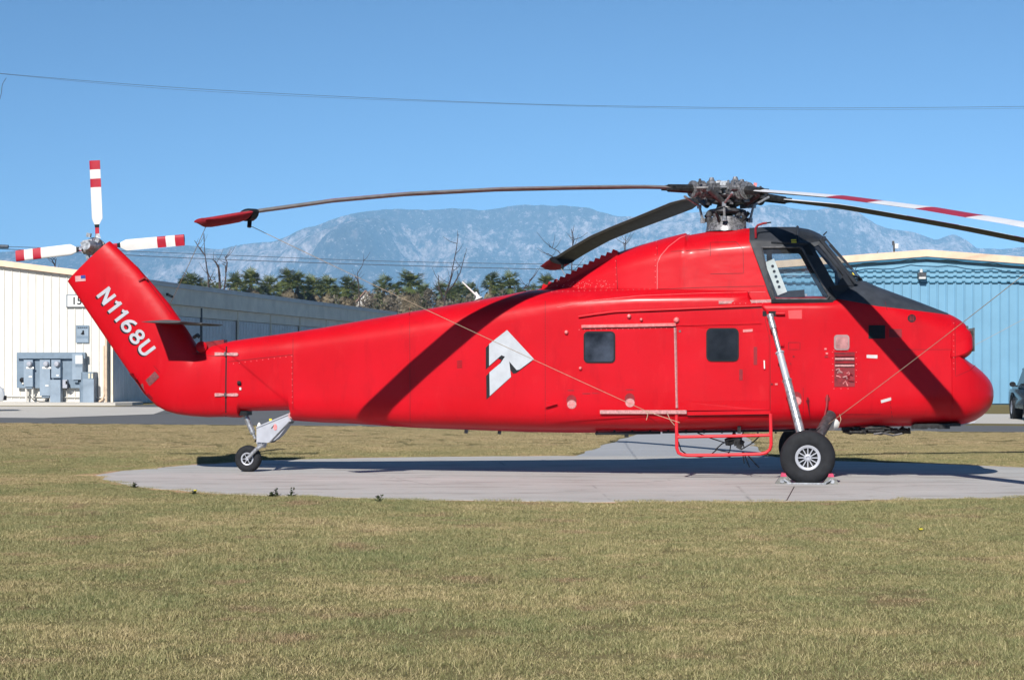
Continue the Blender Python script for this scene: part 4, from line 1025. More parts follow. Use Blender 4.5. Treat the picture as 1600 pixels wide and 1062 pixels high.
q = MB(); q.lathe(P(409, 696, 0), (0, 0, 1), [(.06, -.03), (.075, 0), (.06, .05), (.06, .09)], 14); q.bar(P(403, 690, 0), P(415, 693, 0), .16, .05); q.build('swivel', m_silver, heli)
for y in (-.115, .115):
    q = MB(); q.tube([P(411, 694, y), P(400, 702, y), P(387.5, 715, y)], [.034, .03, .03], 10); q.build('tail_fork', m_alu, heli, smooth=40)
q = MB(); a, b_ = P(382, 645, -.02), P(399, 685, -.02); q.tube([a, a.lerp(b_, .12)], .035, 10); q.tube([a.lerp(b_, .12), a.lerp(b_, .8)], .045, 12); q.tube([a.lerp(b_, .8), b_], .025, 10); q.build('tail_shock', m_alu, heli, smooth=40)
q = MB(); q.box(P(383, 645, 0), (.14, .3, .07)); q.build('shock_mount', m_black, heli)
q = MB(); q.tube([P(398, 690, -.05), P(403, 684, -.06), P(404, 678, -.05)], .012, 6); q.build('brake_hose', m_black, heli)

# ---------------------------------------------------------------- step frame, hook and belly fittings
q = MB()
fr = [(1057, 648), (1057.5, 700), (1060, 707), (1066, 710), (1074, 711), (1130, 710.5), (1188, 709), (1197, 707), (1203, 702), (1205, 694), (1204, 646)]
q.tube([P(x, y, -1.0) for x, y in fr], .026, 10); sf = q.build('step_frame', M('frame_red', (0.60, 0.02, 0.03), 0.4, var=0.2), heli, smooth=60)
q = MB(); q.tube([P(1057, 682.5, -1.0), P(1204.5, 679.5, -1.0)], .024, 10); q.build('step_bar', bpy.data.materials['frame_red'], sf, smooth=60)
q = MB()
for x, y in ((1057, 668), (1204.5, 664)): q.bar(P(x, y, -1.0), P(x, y - 3, -.6), .04, .06)
for x in (1057, 1204): q.prism([P(x, 672, -1.0), P(x + (6 if x < 1100 else -6), 681, -1.0), P(x, 681, -1.0)], (0, .02, 0))
q.build('frame_bracket', bpy.data.materials['frame_red'], sf)
random.seed(21)
q = MB(); q.box(P(1152, 688, -.3), (.10, .16, .16)); q.box(P(1157, 694, -.32), (.08, .12, .14), Matrix.Rotation(.5, 3, 'Y')); q.lathe(P(1141, 689, -.3), (1, 0, .2), [(.05, -.08), (.07, -.02), (.05, .08)], 10); q.box(P(1155, 664, -.62), (.05, .05, .24)); q.lathe(P(1147, 684, -.34), (0, 0, 1), [(.03, -.05), (.04, .0), (.02, .1)], 8); q.build('cargo_hook', m_oily, heli)
cab = [[(1060, 690), (1064, 703), (1075, 711), (1095, 714), (1112, 709), (1120, 702), (1128, 704), (1140, 706), (1142, 694)], [(1090, 676), (1110, 684), (1135, 692)], [(1118, 702), (1128, 693), (1140, 687), (1160, 683)], [(1158, 702), (1175, 692), (1190, 678)], [(1133, 711), (1141, 714), (1138, 706)], [(1162, 706), (1168, 722), (1171, 729)], [(1166, 708), (1180, 724), (1186, 730)], [(1160, 706), (1163, 724)], [(1164, 668), (1158, 684), (1163, 700)]]
for l in cab:
    q = MB(); q.tube([P(x, y, -.35 + .06 * math.sin(k * 2.)) for k, (x, y) in enumerate(l)], .010, 6); q.build('hook_cable', m_black, heli)
q = MB(); q.bar(P(931, 677, -.5), P(1032, 675.5, -.5), .06, .045); q.bar(P(1035, 675, -.5), P(1240, 672, -.5), .05, .035); q.box(P(979, 680, -.5), (.06, .06, .05)); q.bar(P(931, 675, -.5), P(934, 678, -.5), .06, .05)
for x in range(960, 1240, 28): q.box(P(x, 674, -.5), (.03, .08, .05))
q.build('belly_rail', m_black, heli)
for x, y in ((729, 674.5), (781, 676)):
    q = MB(); q.bar(P(x, y - 4, -.2), P(x - 1, y + 2, -.2), .05, .05, up=(1, 0, 0)); q.build('belly_aerial', m_steel, heli)
q = MB()
for k in range(34):
    x = random.uniform(1312, 1412); y = random.uniform(668, 676); yy = random.uniform(-.6, .3); L = random.uniform(8, 34)
    q.tube([P(x, y, yy), P(x + L * .5, y + random.uniform(-3, 4), yy), P(min(1420, x + L), y + random.uniform(-4, 2), yy)], random.uniform(.012, .035), 6)
for k in range(14): q.box(P(random.uniform(1320, 1415), random.uniform(668, 674), random.uniform(-.6, .2)), (random.uniform(.05, .2), .1, random.uniform(.04, .1)))
q.build('exhaust_pipework', m_oily, heli)
q = MB(); q.tube([P(1365, 678, -.6), P(1378, 676, -.6), P(1395, 680, -.6), P(1410, 677, -.6)], .016, 6); q.build('belly_hose', m_steel, heli)
q = MB()
for k in range(10): q.box(P(lerp(1428, 1480, k / 9), 665.5 + random.uniform(-.5, 1.2), -.55), (.06, .2, .06))
q.bar(P(1428, 664, -.5), P(1500, 663, -.5), .2, .04); q.build('lower_vent', m_oily, heli)
q = MB(); q.tube([P(1470, 666, -.4), P(1500, 664, -.55), P(1525, 659, -.6)], .012, 6); q.build('chin_trim', m_silver, heli)
for x, y in ((1262, 636), (1391, 640)):
    spart(seam([(x, y - 12), (x + 2, y + 4), (x + 4, y + 18)], .01, .003), 'fluid_streak', m_seam)

# ---------------------------------------------------------------- ropes and chocks (things of their own)
def world(p): return HL + RF @ Vector(p)
def rope(name, pts, r, label, group=None, knots=()):
    q = MB(); pts = [Vector(p) for p in pts]; d = []
    for a, b_ in zip(pts, pts[1:]):
        for i in range(12): t = i / 12; d.append(a.lerp(b_, t) - Vector((0, 0, .02 * (a - b_).length / 6 * 4 * t * (1 - t))))
    d.append(pts[-1]); q.tube(d, r, 6)
    for k_ in knots: q.tube([Vector(p) for p in k_], r * 1.1, 6)
    return tag(q.build(name, m_rope), label, 'rope', group)
G = 'tie-down ropes of the rotor blades'
a0 = world(blade_pt(0, 7.83, 0, -.15)); e0 = world(P(1062, 660, -1.03))
rope('tie_down_rope', [a0, world(P(1010, 642, -.98)), e0], .0045, 'tan rope slanting across the red fuselage from the left rotor blade to the step frame', G, [[world(P(1009, 641, -.98)), world(P(1012, 648, -.98)), world(P(1010, 656, -.98))], [world(P(1043, 646, -.98)), world(P(1047, 656, -1)), world(P(1054, 664, -1))]])
rope('tie_down_rope', [world(blade_pt(1, 7.8, 0, -.17)), world(P(1292, 664, -1.05))], .0045, 'tan rope rising steeply past the nose from the main gear to the near rotor blade', G, [[world(P(1312, 647, -1.0)), world(P(1314, 655, -1.02)), world(P(1309, 668, -1.04))]])
rope('tie_down_rope', [world(blade_pt(0, 8.42, .08, -.04)), world(P(265, 476, 0))], .0045, 'grey rope hanging from the left blade tip to the sloping tail pylon', G)
rope('tie_down_rope', [world(blade_pt(2, 7.8, 0, -.17)), world(P(1300, 655, .95))], .003, 'thin far rope running from behind the nose up to the right rotor blade', G)
rope('tie_down_rope', [world(blade_pt(3, 7.8, 0, -.17)), world(P(900, 450, .1))], .006, 'short rope holding the far blade tip down to the fuselage spine', G)
def chock(x, s_, yy, label):
    e = empty('wheel_chock', label, 'wheel chock', world((x, yy, 0)), HA, 'grey wheel chocks with red tops')
    q = MB(); q.prism([(-.12, -.12, 0), (.12, -.12, 0), (.045, -.12, .105), (-.045, -.12, .105)], (0, .24, 0)); q.build('chock_body', M('chock_grey', (.17, .17, .16), .8, var=.4, scale=20) if 'chock_grey' not in bpy.data.materials else bpy.data.materials['chock_grey'], e)
    q = MB(); q.prism([(-.045, -.122, .103), (.045, -.122, .103), (.03, -.122, .15), (-.03, -.122, .15)], (0, .244, 0)); q.build('red_cap', M('cap_red', (.45, .05, .11), .6) if 'cap_red' not in bpy.data.materials else bpy.data.materials['cap_red'], e)
    q = MB(); q.lathe((s_ * -.02, -.13, .04), (0, 1, 0), [(.03, 0), (.03, .26)], 8); q.bar((s_ * .08, -.14, .02), (s_ * .0, -.14, .07), .02, .04, up=(0, 1, 0)); q.build('chock_bracket', m_alu, e)
chock(P(1222, 755, -YW).x + .02, 1, -YW, 'grey wheel chock with red top behind the near main wheel, on its left')
chock(P(1298, 755, -YW).x, -1, -YW, 'grey wheel chock with red top in front of the near main wheel, on its right')
q = MB(); q.bar(world((WX - .3, -YW - .16, .012)), world((WX + .25, -YW - .16, .012)), .03, .02); tag(q.build('chock_rod', m_alu), 'thin metal rod lying between the two chocks at the near wheel', 'rod')
# ---------------------------------------------------------------- white metal hangar, left
m_siding = M('white_siding', (0.62, 0.60, 0.55), 0.5, var=0.05, scale=1.5, kind='World')
m_trimp = M('peach_trim', (0.72, 0.52, 0.38), 0.6, var=0.1, scale=2)
m_gdoor = M('grey_door_panel', (0.62, 0.62, 0.60), 0.55, var=0.12, scale=0.8, kind='World')
m_gfasc = M('grey_fascia', (0.78, 0.70, 0.56), 0.6, var=0.12, scale=1, kind='World')
m_roofm = M('roof_sheet', (0.60, 0.59, 0.56), 0.5, var=0.1, scale=1)
m_ebox = M('meter_box_grey', (0.17, 0.225, 0.285), 0.45, 0.1, var=0.12, scale=3)
m_ebox2 = M('meter_box_light', (0.24, 0.30, 0.365), 0.45, 0.1, var=0.1, scale=3)
wh = empty('white_hangar', 'long white metal hangar with peach roof trim and grey sliding doors at left', 'hangar', (-18.55, 83.2, GZ), 0)
D1 = Vector((.172, .985, 0)).normalized(); D0 = Vector((-D1.y, D1.x, 0)); UPV = Vector((0, 0, 1))   # D0 along the end wall to the left, D1 along the door side
WH = Vector((-18.55, 83.2, GZ))
def wl(a, c, z, o=0.0): return D0 * a + D1 * c + UPV * z + o * (-D1)     # local to the hangar's corner
H0, SL = 5.72, .125
def roofz(a): return H0 + SL * a if a < 9 else H0 + SL * (18 - a)
pw = .385
proto = None
def panel_mesh(wd, z0, za, zb, rib=.035):
    q = MB(); pr = [(0, 0), (wd * .84, 0), (wd * .88, rib), (wd * .97, rib), (wd - .004, 0)]
    return q
def siding(parent, org, du, nrm, i, wd, z0, z1a, z1b, mat, flip=1, rib=.04, name='siding_panel'):
    pr = [(0.004, .0), (wd * .80, .0), (wd * .85, rib), (wd * .95, rib), (wd, .0)]
    q = MB(); vs = []
    for u, o in pr:
        t = u / wd; b_ = org + du * (i * wd + u) + nrm * o
        vs += [b_ + UPV * z0, b_ + UPV * lerp(z1a, z1b, t)]
    q.add(vs, [(2 * k, 2 * k + 2, 2 * k + 3, 2 * k + 1) for k in range(len(pr) - 1)])
    return q.build(name, mat, parent, recalc=False)
for i in range(47):
    a = i * pw
    siding(wh, Vector((0, 0, 0)), D0, -D1, i, pw, .22, roofz(a), roofz(a + pw), m_siding)
core = MB()
pts = [wl(0.0, .06, 0), wl(18.1, .06, 0), wl(18.1, .06, H0), wl(9, .06, roofz(9)), wl(0.0, .06, H0)]
core.prism(pts, D1 * 54.8); core.build('wall', m_siding, wh)
q = MB()
for a0_, a1_ in ((-.3, 9), (9, 18.3)):
    p0, p1 = wl(a0_, -.28, roofz(max(a0_, 0) if a0_ > 0 else a0_) + .02), wl(a1_, -.28, roofz(a1_) + .02)
    q.prism([p0, p1, p1 + UPV * .27, p0 + UPV * .27], D1 * .25)
q.build('gable_trim', m_trimp, wh)
q = MB()
for a0_, a1_ in ((-.45, 9), (9, 18.4)):
    p0, p1 = wl(a0_, -.1, roofz(a0_) + .19), wl(a1_, -.1, roofz(a1_) + .19); q.prism([p0, p1, p1 + UPV * .07, p0 + UPV * .07], D1 * 55.2)
q.build('roof', m_roofm, wh)
q = MB(); p = wl(0, -.03, .10); q.prism([wl(0, -.02, .05), wl(18, -.02, .05), wl(18, -.02, .22), wl(0, -.02, .22)], D1 * .05); q.build('base_flashing', m_siding, wh)
q = MB(); q.bar(wl(-.03, -.05, 0), wl(-.03, -.05, H0), .10, .10, up=D1); q.build('corner_trim', M('corner_trim', (.50, .40, .30), .6), wh)
# door side: fascia, header, sliding doors
def sd(c, o, z): return D1 * c + (-D0) * o + UPV * z
q = MB(); q.prism([sd(-.1, .42, H0 - .02), sd(55, .42, H0 - .02), sd(55, .42, H0 + .16), sd(-.1, .42, H0 + .16)], D0 * .1); q.build('eave_trim', m_roofm, wh)
q = MB(); q.prism([sd(0, .06, H0 - .85), sd(54.8, .06, H0 - .85), sd(54.8, .36, H0 + .0), sd(54.8, .06, H0)][:2] + [sd(54.8, .06, H0 - .02), sd(0, .06, H0 - .02)], -D0 * .28); q.build('fascia', m_gfasc, wh)
q = MB(); q.prism([sd(0, .03, H0 - 1.4), sd(54.8, .03, H0 - 1.4), sd(54.8, .03, H0 - .86), sd(0, .03, H0 - .86)], -D0 * .14); q.build('door_header', m_gfasc, wh)
k = 0
for dnum in range(9):
    c0 = .35 + dnum * 6.0; c1 = c0 + 5.85; oo = .07 if dnum % 2 else .0
    d_ = MB(); d_.prism([sd(c0, .02 + oo, .03), sd(c1, .02 + oo, .03), sd(c1, .02 + oo, H0 - 1.42 - .02 * dnum / 9), sd(c0, .02 + oo, H0 - 1.42 - .02 * dnum / 9)], -D0 * .05); dd = d_.build('sliding_door', m_gdoor, wh)
    for j in range(11):
        siding(dd, sd(c0, .075 + oo, 0), D1, -D0, j, 5.8 / 11, .06, H0 - 1.48, H0 - 1.48, m_gdoor, rib=.03, name='door_panel')
    q = MB(); q.bar(sd(c0 - .06, .18, .0), sd(c0 - .06, .18, H0 - .9), .10, .12, up=D1); q.build('door_post', m_steel if dnum in (2,) else m_gfasc, wh)
q = MB(); c = sd(6.5, .50, H0 - .42); q.box(c, (.10, .2, .14)); q.bar(c, c + Vector((.25, -.1, -.12)), .16, .10); q.build('flood_light', m_black, wh)
# frontage: raised slab, signs and the electrical service
q = MB(); e_ = [WH + wl(18, 0, 0), WH + wl(18, -2.0, 0), WH + wl(2, -2.0, 0), WH + wl(-1.1, -1.6, 0), WH + wl(-1.5, -.6, 0), WH + wl(-1.2, 1.5, 0), WH + wl(0, 1.5, 0), WH]
slab('raised_slab', e_, GZ - .1, GZ + .13, m_apron)
def wpt(px, py, o=0.0):
    """point on the hangar's end wall, in its own frame, standing o in front of it"""
    d = Vector(((px - CX) / FOC, 1, -(py - HY) / FOC)); nrm = -D1; pl = WH + nrm * o
    t = (pl - Vector((0, 0, CAMZ))).dot(nrm) / d.dot(nrm); return Vector((0, 0, CAMZ)) + d * t - WH
def wbox(px0, py0, px1, py1, o0, o1, name, mat, parent, mb=None):
    q = mb or MB(); a, b_, c, d = (wpt(x, y, o0) for x, y in ((px0, py0), (px1, py0), (px1, py1), (px0, py1)))
    q.prism([a, b_, c, d], -D1 * (o1 - o0))
    return q if mb else q.build(name, mat, parent)
el = empty('electrical_service', 'blue grey electrical meter cabinets mounted on the white hangar wall', 'meter cabinet', WH)
wbox(29, 551, 135, 606, .05, .25, 'backing_board', m_ebox, el)
wbox(29, 550.5, 135, 560, .26, .42, 'top_duct', m_ebox, el)
for x0, y0, x1, y1 in ((40, 562, 54, 604), (65, 562, 81, 618)):
    cb = wbox(x0, y0, x1, y1, .26, .46, 'meter_cabinet', m_ebox2, el)
    wbox(x0 + 1, y0 + 11, x1 - 1, y0 + 14, .462, .475, 'cover_edge', m_white, cb)
    q = MB(); q.lathe(wpt((x0 + x1) / 2, y0 + 6.5, .46), -D1, [(.13, 0), (.13, .10), (.10, .16), (.001, .17)], 14); q.build('meter_dial', m_silver, cb)
    wbox((x0 + x1) / 2 - 2, y1 - 17, (x0 + x1) / 2 + 3, y1 - 14.5, .462, .475, 'label_plate', m_white, cb)
    wbox(x0 + 2, y1, x1 - 2, y1 + 3, .27, .40, 'cabinet_foot', m_ebox, cb)
cb = wbox(83, 562, 97, 590, .26, .46, 'meter_cabinet', m_ebox2, el)
q = MB(); q.lathe(wpt(90, 568.5, .46), -D1, [(.13, 0), (.13, .10), (.10, .16), (.001, .17)], 14); q.build('meter_dial', m_silver, cb)
wbox(88, 585, 92, 587.5, .462, .475, 'label_plate', m_white, cb)
wbox(82, 593, 98, 628.5, .26, .52, 'floor_cabinet', m_ebox2, el)
wbox(100, 593, 107, 606, .26, .42, 'switch_box', m_silver, el); wbox(102.5, 595, 105.5, 600, .422, .43, 'switch_window', m_black, el)
cb = wbox(116, 552.5, 132, 593, .27, .50, 'breaker_cabinet', m_ebox2, el); wbox(118, 555, 129, 568, .502, .51, 'notice_plate', m_white, cb)
for k in range(3): wbox(118 + 3.5 * k, 569, 121 + 3.5 * k, 573, .502, .508, 'notice_line', m_ebox, cb)
wbox(117, 593, 124, 597, .27, .42, 'cabinet_foot', m_ebox, el)
cb = wbox(133, 581, 152, 629, .05, .50, 'floor_cabinet', m_ebox, el); wbox(131.5, 592, 148, 628.5, .505, .62, 'cabinet_door', m_ebox2, cb)
wbox(138, 583, 141, 591, .51, .53, 'terminal_block', M('terminal_tan', (.55, .52, .4), .6), cb); wbox(143, 583, 145.5, 591, .51, .53, 'terminal_block', bpy.data.materials['terminal_tan'], cb)
for x0, y0, y1 in ((41, 604, 630), (51, 600, 622), (79, 618, 629), (126, 594, 629), (70, 618, 624), (36, 594, 600)):
    q = MB(); q.tube([wpt(x0, y0, .3), wpt(x0, y1, .3)], .05, 8); q.build('conduit', m_ebox if x0 == 126 else m_siding, el)
q = MB(); q.tube([wpt(46, 617, .3), wpt(52, 624, .3), wpt(62, 627, .3), wpt(72, 627, .3), wpt(78, 622, .3)], .022, 6); q.tube([wpt(100, 604, .35), wpt(103, 607, .4), wpt(108, 605, .35), wpt(108, 600, .3)], .03, 6); q.lathe(wpt(35.5, 593.5, .27), -D1, [(.12, 0), (.12, .08), (.06, .12), (.001, .13)], 10); q.build('loose_cable', m_black, el)
q = MB(); q.tube([wpt(0, 618.5, .08), wpt(30, 619, .08), wpt(60, 619.5, .08), wpt(165, 621, .08)], .03, 6); q.build('wall_conduit', m_siding, el)
q = MB(); q.tube([wpt(162, 540, .1), wpt(162.5, 615, .1), wpt(160, 624, .12), wpt(153, 628, .12)], .05, 8); tag(q.build('rain_pipe', m_trimp, None, loc=WH), 'slim peach rain pipe at the corner of the white hangar', 'pipe')
sg = empty('number_sign', 'white number sign high on the white hangar wall, partly behind the tail', 'sign', WH)
wbox(105, 461, 133, 480, .05, .08, 'sign_plate', m_white, sg); wbox(104, 479, 133, 480.5, .081, .10, 'sign_edge', m_steel, sg); wbox(104, 460.3, 133, 461.2, .081, .10, 'sign_edge', m_ebox, sg); wbox(104, 460.3, 105.2, 480, .081, .10, 'sign_edge', m_ebox, sg)
def wtext(txt, px0, py0, hpx, o, mat, parent, name):
    cu = bpy.data.curves.new(name, 'FONT'); cu.body = txt; cu.size = 1; cu.offset = .01; tmp = bpy.data.objects.new('tmp', cu); C.objects.link(tmp); bpy.context.view_layer.update()
    me = bpy.data.meshes.new_from_object(tmp.evaluated_get(bpy.context.evaluated_depsgraph_get())); bpy.data.objects.remove(tmp)
    vs = [v.co.copy() for v in me.vertices]; fs = [tuple(p.vertices) for p in me.polygons]; hh = max(v.y for v in vs)
    MB().add([wpt(px0 + v.x / hh * hpx, py0 - v.y / hh * hpx, o) for v in vs], fs).build(name, mat, parent)
wtext('15', 111.5, 475.5, 11.5, .095, m_black, sg, 'sign_number')
sg = empty('notice_sign', 'small grey notice sign with a dark symbol above the meter cabinets', 'sign', WH)
wbox(119, 508, 139, 535.5, .05, .08, 'sign_plate', m_ebox, sg); wbox(120, 514, 138, 525, .081, .09, 'sign_panel', m_ebox2, sg); wbox(120, 529, 138, 534.5, .081, .09, 'sign_panel', m_ebox2, sg)
q = MB(); a = [wpt(x, y, .095) for x, y in ((126, 522), (129, 518), (131, 516.5), (132, 522.5))]; q.prism(a, -D1 * .01); q.lathe(wpt(130, 517, .095), -D1, [(.04, 0), (.04, .012)], 10); q.lathe(wpt(129.5, 521, .095), -D1, [(.06, 0), (.06, .011)], 10); q.build('sign_symbol', m_black, sg)
for k in range(5): wbox(121.5 + 3.2 * k, 511, 123.8 + 3.2 * k, 512.3, .081, .088, 'sign_lettering', m_black, sg)

# ---------------------------------------------------------------- blue metal hangar, right
m_blue = M('blue_siding', (0.155, 0.32, 0.46), 0.45, var=0.06, scale=0.8, kind='World')
m_blueshade = M('flashing_shadow_blue', (0.03, 0.12, 0.20), 0.5, var=0.2, scale=2)  # dark blue for the shadow lines of the flashing, shade put into the colour
m_bluel = M('blue_lap', (0.165, 0.34, 0.475), 0.45, var=0.08, scale=2)
BH = Vector((10.6, 84.0, GZ)); bh = empty('blue_hangar', 'light blue metal hangar with low peach gable roof behind the nose', 'hangar', BH, 0)
bw = .412; NB = 41
def broof(a): return 6.15 + .075 * (8.45 - abs(a - 8.45))
X1 = Vector((1, 0, 0)); Y1 = Vector((0, 1, 0))
for i in range(NB): siding(bh, Vector((0, 0, 0)), X1, -Y1, i, bw, .05, broof(i * bw) - .95, broof((i + 1) * bw) - .95, m_blue, rib=.045)
q = MB(); q.prism([Vector((0, .08, 0)), Vector((16.9, .08, 0)), Vector((16.9, .08, broof(16.9))), Vector((8.45, .08, broof(8.45))), Vector((0, .08, broof(0)))], Y1 * 30); q.build('wall', m_blue, bh)
# lapped upper courses, each standing out over the one below with a crenellated lower edge
for c, (zb, ov) in enumerate(((5.62, .06), (5.88, .10), (6.12, .14))):
    q = MB(); qs = MB()
    for i in range(NB):
        a = i * bw
        for u0, u1, dz in ((0, .62, 0), (.62, 1.0, .055)):
            x0, x1 = a + u0 * bw, a + u1 * bw - (0.003 if u1 == 1 else 0)
            zt0, zt1 = broof(x0) - .02, broof(x1) - .02
            if c < 2: zt0, zt1 = min(zt0, zb + .30), min(zt1, zb + .30)
            if zb + dz >= min(zt0, zt1) - .02: continue
            q.prism([Vector((x0, -ov, zb + dz)), Vector((x1, -ov, zb + dz)), Vector((x1, -ov, zt1)), Vector((x0, -ov, zt0))], Y1 * (ov + .06))
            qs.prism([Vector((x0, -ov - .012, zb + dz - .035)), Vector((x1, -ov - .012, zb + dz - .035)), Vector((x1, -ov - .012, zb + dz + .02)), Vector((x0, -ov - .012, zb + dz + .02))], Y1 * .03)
    o_ = q.build('lap_course', m_bluel, bh); o_['kind'] = 'stuff'; qs.build('flashing_shadow_line', m_blueshade, bh)['kind'] = 'stuff'  # dark strips stand in for the shadow line under each lap
q = MB(); qd = MB()
for a0_, a1_ in ((-.3, 8.45), (8.45, 17.2)):
    z0, z1 = broof(a0_), broof(a1_); q.prism([Vector((a0_, -.36, z0 + .02)), Vector((a1_, -.36, z1 + .02)), Vector((a1_, -.36, z1 + .34)), Vector((a0_, -.36, z0 + .34))], Y1 * 30.4)
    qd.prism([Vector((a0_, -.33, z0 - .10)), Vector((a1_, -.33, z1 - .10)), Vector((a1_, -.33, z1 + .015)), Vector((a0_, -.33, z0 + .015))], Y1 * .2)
q.build('roof', m_trimp, bh); qd.build('gable_flashing', m_blueshade, bh)
q = MB(); q.tube([Vector((lerp(0, 17, k / 40), -.5, broof(lerp(0, 17, k / 40)) - .05 - .12 * abs(math.sin(k * .7)))) for k in range(41)], .02, 5); q.build('gable_cable', m_black, bh)
lx = at(1441, 430, 83.6) - BH
q = MB(); q.box((lx.x, -.30, lx.z + .02), (.36, .3, .20)); q.build('lamp_housing', m_steel, bh)
q = MB(); q.box((lx.x, -.33, lx.z - .12), (.30, .24, .09)); q.lathe((lx.x, -.2, lx.z + .14), (0, 0, 1), [(.07, 0), (.06, .14), (.02, .16)], 10); q.build('lamp_lens', m_white, bh)
q = MB()
for k in range(30):
    t = k / 29; q.box((8.2 + 2.4 * t, 6, broof(8.4) + .36 + .25 * math.sin(math.pi * t) + random.uniform(0, .08)), (.10, .1, .05))
q.build('roof_cable_tray', m_steel, bh)

# ---------------------------------------------------------------- vehicles at the edges
def suv(label, loc, rz, col, name, cat):
    m_ = M(name + '_paint', col, 0.25, 0.3, var=0.05, coat=0.6)
    e = empty(name, label, cat, loc, rz)
    # side profile (x forward, z up)
    W = .88
    low = [(-2.35, .45), (-2.42, .75), (-2.38, 1.02), (2.18, .98), (2.34, .86), (2.40, .60), (2.34, .38), (1.75, .34), (-1.9, .36)]
    q = MB(); rings = []
    for y, s_ in ((-W, .94), (-W + .06, 1.0), (W - .06, 1.0), (W, .94)):
        cx, cz = 0, .68; rings.append([Vector((cx + (x - cx) * (s_ * .5 + .5), y, cz + (z - cz) * s_)) for x, z in low])
    q.loft(rings); q.build('body', m_, e, smooth=40)
    hood = [(.75, .97), (2.16, .97), (2.1, 1.04), (.85, 1.12)]
    q = MB(); q.prism([Vector((x, -W + .08, z)) for x, z in hood], (0, 2 * (W - .08), 0)); q.build('bonnet', m_, e)
    cab = [(-2.2, 1.0), (.95, 1.05), (.25, 1.66), (.0, 1.74), (-1.95, 1.74), (-2.2, 1.6)]
    q = MB(); rings = []
    for k, (ins, zz_) in enumerate(((0, 0),)): pass
    lo = [Vector((x, y, z)) for y in (-.84,) for x, z in cab]
    def tumb(x, y, z): return Vector((x, y * (1 - .16 * max(0, (z - 1.02) / .72)), z))
    rings = [[tumb(x, y, z) for x, z in cab] for y in (-.84, .84)]
    q.loft(rings); q.build('cabin', m_, e)
    for s_ in (-1, 1):
        for nm, poly in (('door_window', [(.66, 1.12), (.18, 1.60), (-.55, 1.62), (-.55, 1.12)]), ('rear_window', [(-.65, 1.12), (-.65, 1.62), (-1.85, 1.60), (-1.95, 1.14)])):
            q = MB(); q.prism([tumb(x, s_ * .845, z) for x, z in poly], (0, s_ * .012, 0)); q.build(nm, m_dglass, e)
        q = MB(); c = Vector((.62, s_ * 1.0, 1.14)); q.loft([[c + Vector((dx, s_ * .10 * math.cos(a), .085 * math.sin(a))) for a in (2 * math.pi * k / 10 for k in range(10))] for dx in (-.03, .0, .05)]); q.bar((.62, s_ * .84, 1.08), (.62, s_ * .95, 1.10), .04, .05); q.build('wing_mirror', m_black, e)
        for x in (1.48, -1.42):
            q = MB(); q.lathe((x, s_ * .80, .40), (0, s_, 0), [(.47, -.2), (.47, .105), (.38, .11)], 28, cap=False); q.build('wheel_arch', m_black, e)
            wv = bpy.data.objects.new('wheel', None); C.objects.link(wv); wv.parent = e; wv.location = (x, s_ * .80, .38)
            q = MB(); q.lathe((0, 0, 0), (0, s_, 0), [(.24, -.12), (.36, -.12), (.38, -.08), (.38, .08), (.36, .125), (.24, .12)], 32, cap=False); q.build('tyre', m_rub, wv)
            q = MB(); q.lathe((0, 0, 0), (0, s_, 0), [(.24, .10), (.22, .11), (.10, .06), (.07, .10), (.001, .10)], 20, cap=False); q.build('rim', m_silver, wv)
        for x, nm, mt in ((2.33, 'headlight', m_silver), (-2.40, 'tail_light', m_dred)):
            q = MB(); q.box((x, s_ * .64, .80), (.06, .28, .15)); q.build(nm, mt, e)
    q = MB(); q.prism([tumb(x, -.72, z) for x, z in ((.93, 1.10), (.28, 1.63), (.31, 1.65), (.97, 1.11))], (0, 1.36, 0)); q.build('windscreen', m_dglass, e)
    q = MB(); q.box((-2.215, 0, 1.32), (.03, 1.25, .42)); q.build('tailgate_window', m_dglass, e)
    q = MB(); q.box((2.40, 0, .50), (.12, 1.7, .18)); q.box((-2.44, 0, .52), (.12, 1.7, .18)); q.build('bumper', m_black, e)
    return e
suv('dark blue four-wheel-drive car parked beyond the red nose at the right edge', (17.15, 58.3, GZ + .01), R(83), (0.018, 0.045, 0.075), 'parked_suv', 'car')
suv('white car at the left edge in front of the white hangar', (-22.2, 70.5, GZ + .02), R(22), (0.72, 0.73, 0.74), 'parked_car', 'car')

# ---------------------------------------------------------------- overhead wires
m_wire = M('wire', (0.06, 0.08, 0.11), 0.6)
def wire(pts, r, label, name='power_line', group='overhead wires across the sky'):
    q = MB(); P3 = []
    for i in range(len(pts) - 1):
        p0 = pts[max(i - 1, 0)]; p1 = pts[i]; p2 = pts[i + 1]; p3 = pts[min(i + 2, len(pts) - 1)]
        for k in range(8):
            t = k / 8; P3.append(.5 * ((2 * p1) + (p2 - p0) * t + (2 * p0 - 5 * p1 + 4 * p2 - p3) * t * t + (3 * p1 - p0 - 3 * p2 + p3) * t ** 3))
    P3.append(pts[-1]); q.tube(P3, r, 5); return tag(q.build(name, m_wire), label, 'wire', group)
wire([at(x, y, d) for x, y, d in ((-500, 60, 64), (-150, 100, 66), (0, 115, 67), (260, 136, 68.5), (530, 151, 70), (800, 162, 71.5), (1000, 166.5, 73), (1250, 169, 74), (1600, 166.5, 76), (2000, 158, 79))], .008, 'upper wire of the pair sagging across the open sky')
wire([at(x, y, d) for x, y, d in ((-500, 52, 64), (-150, 98, 66), (0, 115.5, 67), (260, 139, 68.5), (530, 153.5, 70), (800, 163, 71.5), (1000, 168.5, 73), (1250, 171.5, 74), (1600, 169.5, 76), (2000, 161, 79))], .005, 'lower, thinner wire of the pair sagging across the open sky')
